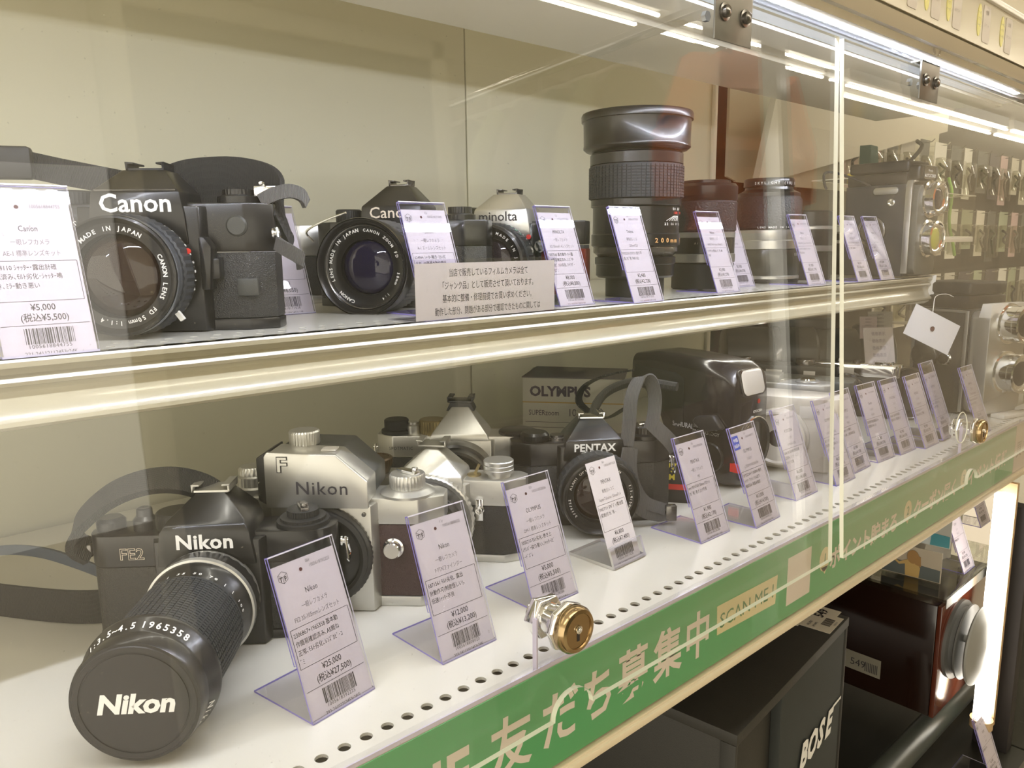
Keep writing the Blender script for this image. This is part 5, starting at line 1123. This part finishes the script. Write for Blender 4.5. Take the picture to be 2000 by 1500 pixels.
for k,(x,z,w,h) in enumerate(((1320,250,220,70),(1640,232,260,80))):
    t = thing('clear_box', ['clear plastic display box beside the twin lens camera','clear plastic display box on the far goods wall'][k], 'box', (x,560+60*k,z))
    mb = MB(); mb.box(-w/2,w/2,-60,60,0,h); mb.build('box_walls', [clear('boxclear',(0.92,0.92,0.88),1.45)], t)
    mb = MB()
    for (a,b) in (((-w/2,-60),(w/2,-60)),((w/2,-60),(w/2,60)),((w/2,60),(-w/2,60)),((-w/2,60),(-w/2,-60))):
        for zz in (0,h): mb.tube([(a[0],a[1],zz),(b[0],b[1],zz)], 0.9, 6)
    mb.build('bright_edges', EDGE, t)
    mb = MB(); mb.box(-w/2,w/2,-62,62,-10,-1); mb.box(-w/2,-w/2+10,60,230-60*k,-10,-4); mb.box(w/2-10,w/2,60,230-60*k,-10,-4); mb.build('support_bracket', CREAM_W, t, bevel=1)
t = thing('pink_reflection_cushion', 'plain rounded pink cushion standing in for a pink reflection low at the far right', 'cushion', (1790,410,66), 20)  # pink door reflection, put in as a solid cushion
mb = MB(); mb.loft([[(x*s, y*s, z) for x, y in [(34*math.cos(R(a)), 20*math.sin(R(a))) for a in range(0,360,20)]] for z, s in ((0,1.15),(10,1.28),(40,1.2),(75,1.0),(105,.86),(125,.6),(132,.2))]); mb.build('cushion', mat('pink_reflection',(0.62,0.26,0.22),0.8), t)
mb = MB(); mb.box(-60,60,-40,60,-12,-1); mb.box(-4,4,40,300,-12,-6); mb.build('small_ledge', CREAM, t, bevel=1)
t = thing('green_cable', 'bright green cable hanging on the far goods wall', 'cable', (2050,690,250)); mb = MB(); mb.tube(smoothpath([(0,20,120),(-30,0,80),(-34,0,20),(0,0,-30),(20,0,-60)],6), 3.5, 8); mb.build('cable', mat('lime',(0.30,0.55,0.12),.4), t)
t = thing('hanging_sleeve', 'dark teal cloth hanging behind the right end of the upper shelf', 'cloth', (1475,640,300), 10)
t.scale = (1.3,1.3,1.3)
mb = MB(); mb.loft([[( -20*s+o, -6, z),(20*s+o,-8,z),(22*s+o,6,z),(-20*s+o,8,z)] for z,s,o in ((70,.7,-30),(30,1,-20),(-20,1.2,-5),(-60,1.1,8),(-80,.7,12))]); mb.build('cloth', mat('teal_cloth',(0.02,0.09,0.075),0.8), t)
t = thing('red_reflection_cloth', 'dark red cloth standing in for a reflection in the gap beside the back panel', 'cloth', (1130,800,150), 0)  # dark red reflection over the gap, made as a cloth
mb = MB(); mb.loft([[( -26*s, -6, z),(26*s,-8,z),(26*s,6,z),(-26*s,8,z)] for z,s in ((420,.8),(200,1),(0,1.1),(-120,.9))]); mb.build('cloth', mat('wine_reflection',(0.09,0.012,0.03),0.8), t)
t = thing('yellow_tag_hook', 'small yellow tag on the goods wall seen past the joint', 'tag', (1400,640,330), 0)
mb = MB(); mb.prism(rrect(-22,22,-8,12,6), 0, 2, 'y'); mb.build('tag_body', YELLOWP, t)
t['label'] = 'small bright yellow tag beyond the bright door joint'

# neighbouring soffit wedge
mb = MB(); mb.prism([(1185,318),(1990,470),(1990,780),(1500,560),(1235,470)], 700, 712, 'y')
struct(mb.build('wall_side', mat('wedge_cream',(0.60,0.56,0.44),0.5)))

# ------------------------------------------------------------------ the shop behind the viewer (seen only as reflections)
GARM = [((0.40,0.42,0.26),'sage green'),((0.62,0.58,0.46),'cream'),((0.18,0.18,0.13),'dark olive'),((0.48,0.52,0.30),'pale green'),((0.35,0.33,0.28),'grey'),((0.14,0.20,0.17),'deep teal')]
t = thing('clothes_rail', 'long chrome clothes rail running away from the case', 'rail', (1180,-150,657))
mb = MB(); mb.tube([(0,60,0),(0,-2200,0)], 12, 16); mb.box(-15,15,40,70,-1800,0); mb.box(-15,15,-2210,-2190,-1800,0); mb.build('rail_tube', CHROMEP, t)
def garment(y, w, h, m, label, grp=None, puffy=False, gx=1180):
    t = thing('hanging_coat' if puffy else 'hanging_shirt', label, 'clothing', (gx, y, 600 if not puffy else 600), 0, grp)
    dz = 26 if not puffy else 45
    rings = []
    for k in range(13):
        f = k/12; z = -8 - h*f
        ww = w*(0.18 + 0.34*min(1, f*5)) * (1 + (0.10*math.sin(k*2.1) if puffy else 0.02*math.sin(k)))
        d = dz*(0.5+0.5*min(1, f*4))*(1.25 if (puffy and k % 2) else 1.0)
        rings.append([(ww*math.cos(R(a)), d*math.sin(R(a))*(1+.15*math.sin(R(a)*5)), z) for a in range(0,360,20)])
    mb = MB(); mb.loft(rings); mb.build('torso', m, t)
    for s in (-1,1):
        mb = MB(); mb.tube(smoothpath([(s*w*.34,0,-45),(s*w*.52,-5,-150),(s*w*.56,-8,-h*.55),(s*w*.54,-10,-h*.85)],5), [dz*.9]*16, 10); mb.build('sleeve', m, t)
    mb = MB(); mb.tube(smoothpath([(-w*.36,0,-30),(0,0,10),(w*.36,0,-30)],4), 4, 8); mb.tube(smoothpath([(0,0,10),(0,0,40),(8,0,56),(-6,0,58)],4), 2, 6); mb.build('hanger', CREAM_W, t)
garment(-205, 340, 300, mat('orange_nylon',(0.98,0.27,0.06),0.5), 'bright orange padded coat at the near end of the clothes rail', None, True, 1265)
for k in range(16):
    colr, cn = GARM[(k*5) % 6]
    garment(-370-80*k, 350, 620+20*(k % 3), mat('cloth_'+cn.replace(' ','_'), colr, 0.85), 'shirts in greens and creams hanging one behind another on the clothes rail', 'shirts on the clothes rail')
t = thing('framed_board', 'large grey green board in a broad cream frame behind the viewer', 'board', (625,-600,-400))
mb = MB(); mb.box(-262,262,0,14,0,1030); mb.build('board', mat('board_grey',(0.13,0.13,0.10),0.5), t)
mb = MB(); mb.box(-290,-255,-4,24,-40,1062); mb.box(255,285,-4,24,-40,1062); mb.box(-290,285,-4,24,1030,1062); mb.box(-290,285,-4,24,-740,0); mb.build('frame', CREAM, t, bevel=2)
mb = MB(); mb.box(1300, 15000, -2300, -2260, -1150, 1290); struct(mb.build('wall_left', mat('opposite_shelves', (0.16,0.13,0.09), 0.7, noise=(2.5,(0.38,0.32,0.23)))))
mb = MB(); mb.box(14960, 15000, -2260, 1500, -1150, 1290); struct(mb.build('wall_front', mat('opposite_shelves', (0,0,0))))
mb = MB(); mb.box(-3200, 15000, -5200, 1500, 1290, 1310); struct(mb.build('ceiling_1', mat('ceiling_white',(0.72,0.69,0.60),0.8)))
mb = MB(); mb.box(-3200, 15000, -5200, 1500, -1160, -1150); struct(mb.build('floor', mat('floor_tan',(0.40,0.34,0.26),0.4)))
tm = emis('ceiling_tube_emission', (1.0,0.91,0.74), 55)
k = 0
for yy in (-1275, -1385):
    for x0 in (600,2620,4093,6750):
        t = thing('ceiling_tube_lamp', 'paired white tube lamps running along the shop ceiling', 'lamp', (x0, yy, 1210), 0, 'paired ceiling tube lamps')
        L_ = {600:1900, 2620:1380, 4093:2540, 6750:2400}[x0]
        mb = MB(); mb.tube([(0,0,0),(L_,0,0)], 6.5, 12); mb.build('tube', tm, t)
        mb = MB(); mb.box(0,L_,-16,16,14,80); mb.build('fitting', WHITEP, t)

def area(name, loc, rot, sx, sy, p, col):
    l = bpy.data.lights.new(name, 'AREA'); l.shape = 'RECTANGLE'; l.size = sx; l.size_y = sy; l.energy = p; l.color = col
    o = bpy.data.objects.new(name, l); COL.objects.link(o); o.location = Vector(loc)*S; o.rotation_euler = rot; return o
for i, x in enumerate((-900, 500, 1900, 3200)):  # row shifted over the aisle to light the coat; last panel added as fill
    t = thing('ceiling_fill_panel', 'unseen warm white ceiling panel lamps set above the aisle to light coat and goods', 'lamp', (x,-60,1270), 0, 'ceiling panel lamps above the aisle')
    mb = MB(); mb.box(-600,600,-110,110,0,18); mb.build('housing', WHITEP, t)
    area('ceiling_fill_light', (x,-60,1262), (0,0,0), 1.1, 0.2, 3.6, (1.0,0.94,0.80))
area('led_strip_light', (300,292,379), (R(30),0,0), 1.45, 0.008, 1.9, (0.92,0.94,1.0))

area('under_shelf_fill', (300,432,US-16), (R(15),0,0), 1.36, 0.008, 0.32, (1.0,0.96,0.84))  # fill light added for the dim lower compartment
w = bpy.data.worlds.new('World'); sc.world = w; w.use_nodes = True
w.node_tree.nodes['Background'].inputs['Color'].default_value = (1.0, 0.92, 0.76, 1)
w.node_tree.nodes['Background'].inputs['Strength'].default_value = 2.0

# ------------------------------------------------------------------ camera
cam = bpy.data.cameras.new('Camera'); co = bpy.data.objects.new('Camera', cam); COL.objects.link(co)
Rw = [(0.73798293,-0.12566944,0.66301462),(-0.67472356,-0.12085645,0.7281084),(-0.01137138,-0.98468315,-0.17398213)]
right = Vector([r[0] for r in Rw]); up = -Vector([r[1] for r in Rw]); back = -Vector([r[2] for r in Rw])
M = Matrix(((right.x,up.x,back.x,0),(right.y,up.y,back.y,0),(right.z,up.z,back.z,0.225),(0,0,0,1)))
co.matrix_world = M
cam.sensor_width = 36; cam.lens = 36*1530/2000; cam.clip_start = 0.01; cam.clip_end = 60
sc.camera = co
sc.view_settings.view_transform = 'Standard'; sc.view_settings.look = 'None'; sc.view_settings.gamma = 1; sc.view_settings.use_curve_mapping = False
sc.view_settings.exposure = 0.25
sc.cycles.transparent_max_bounces = 32
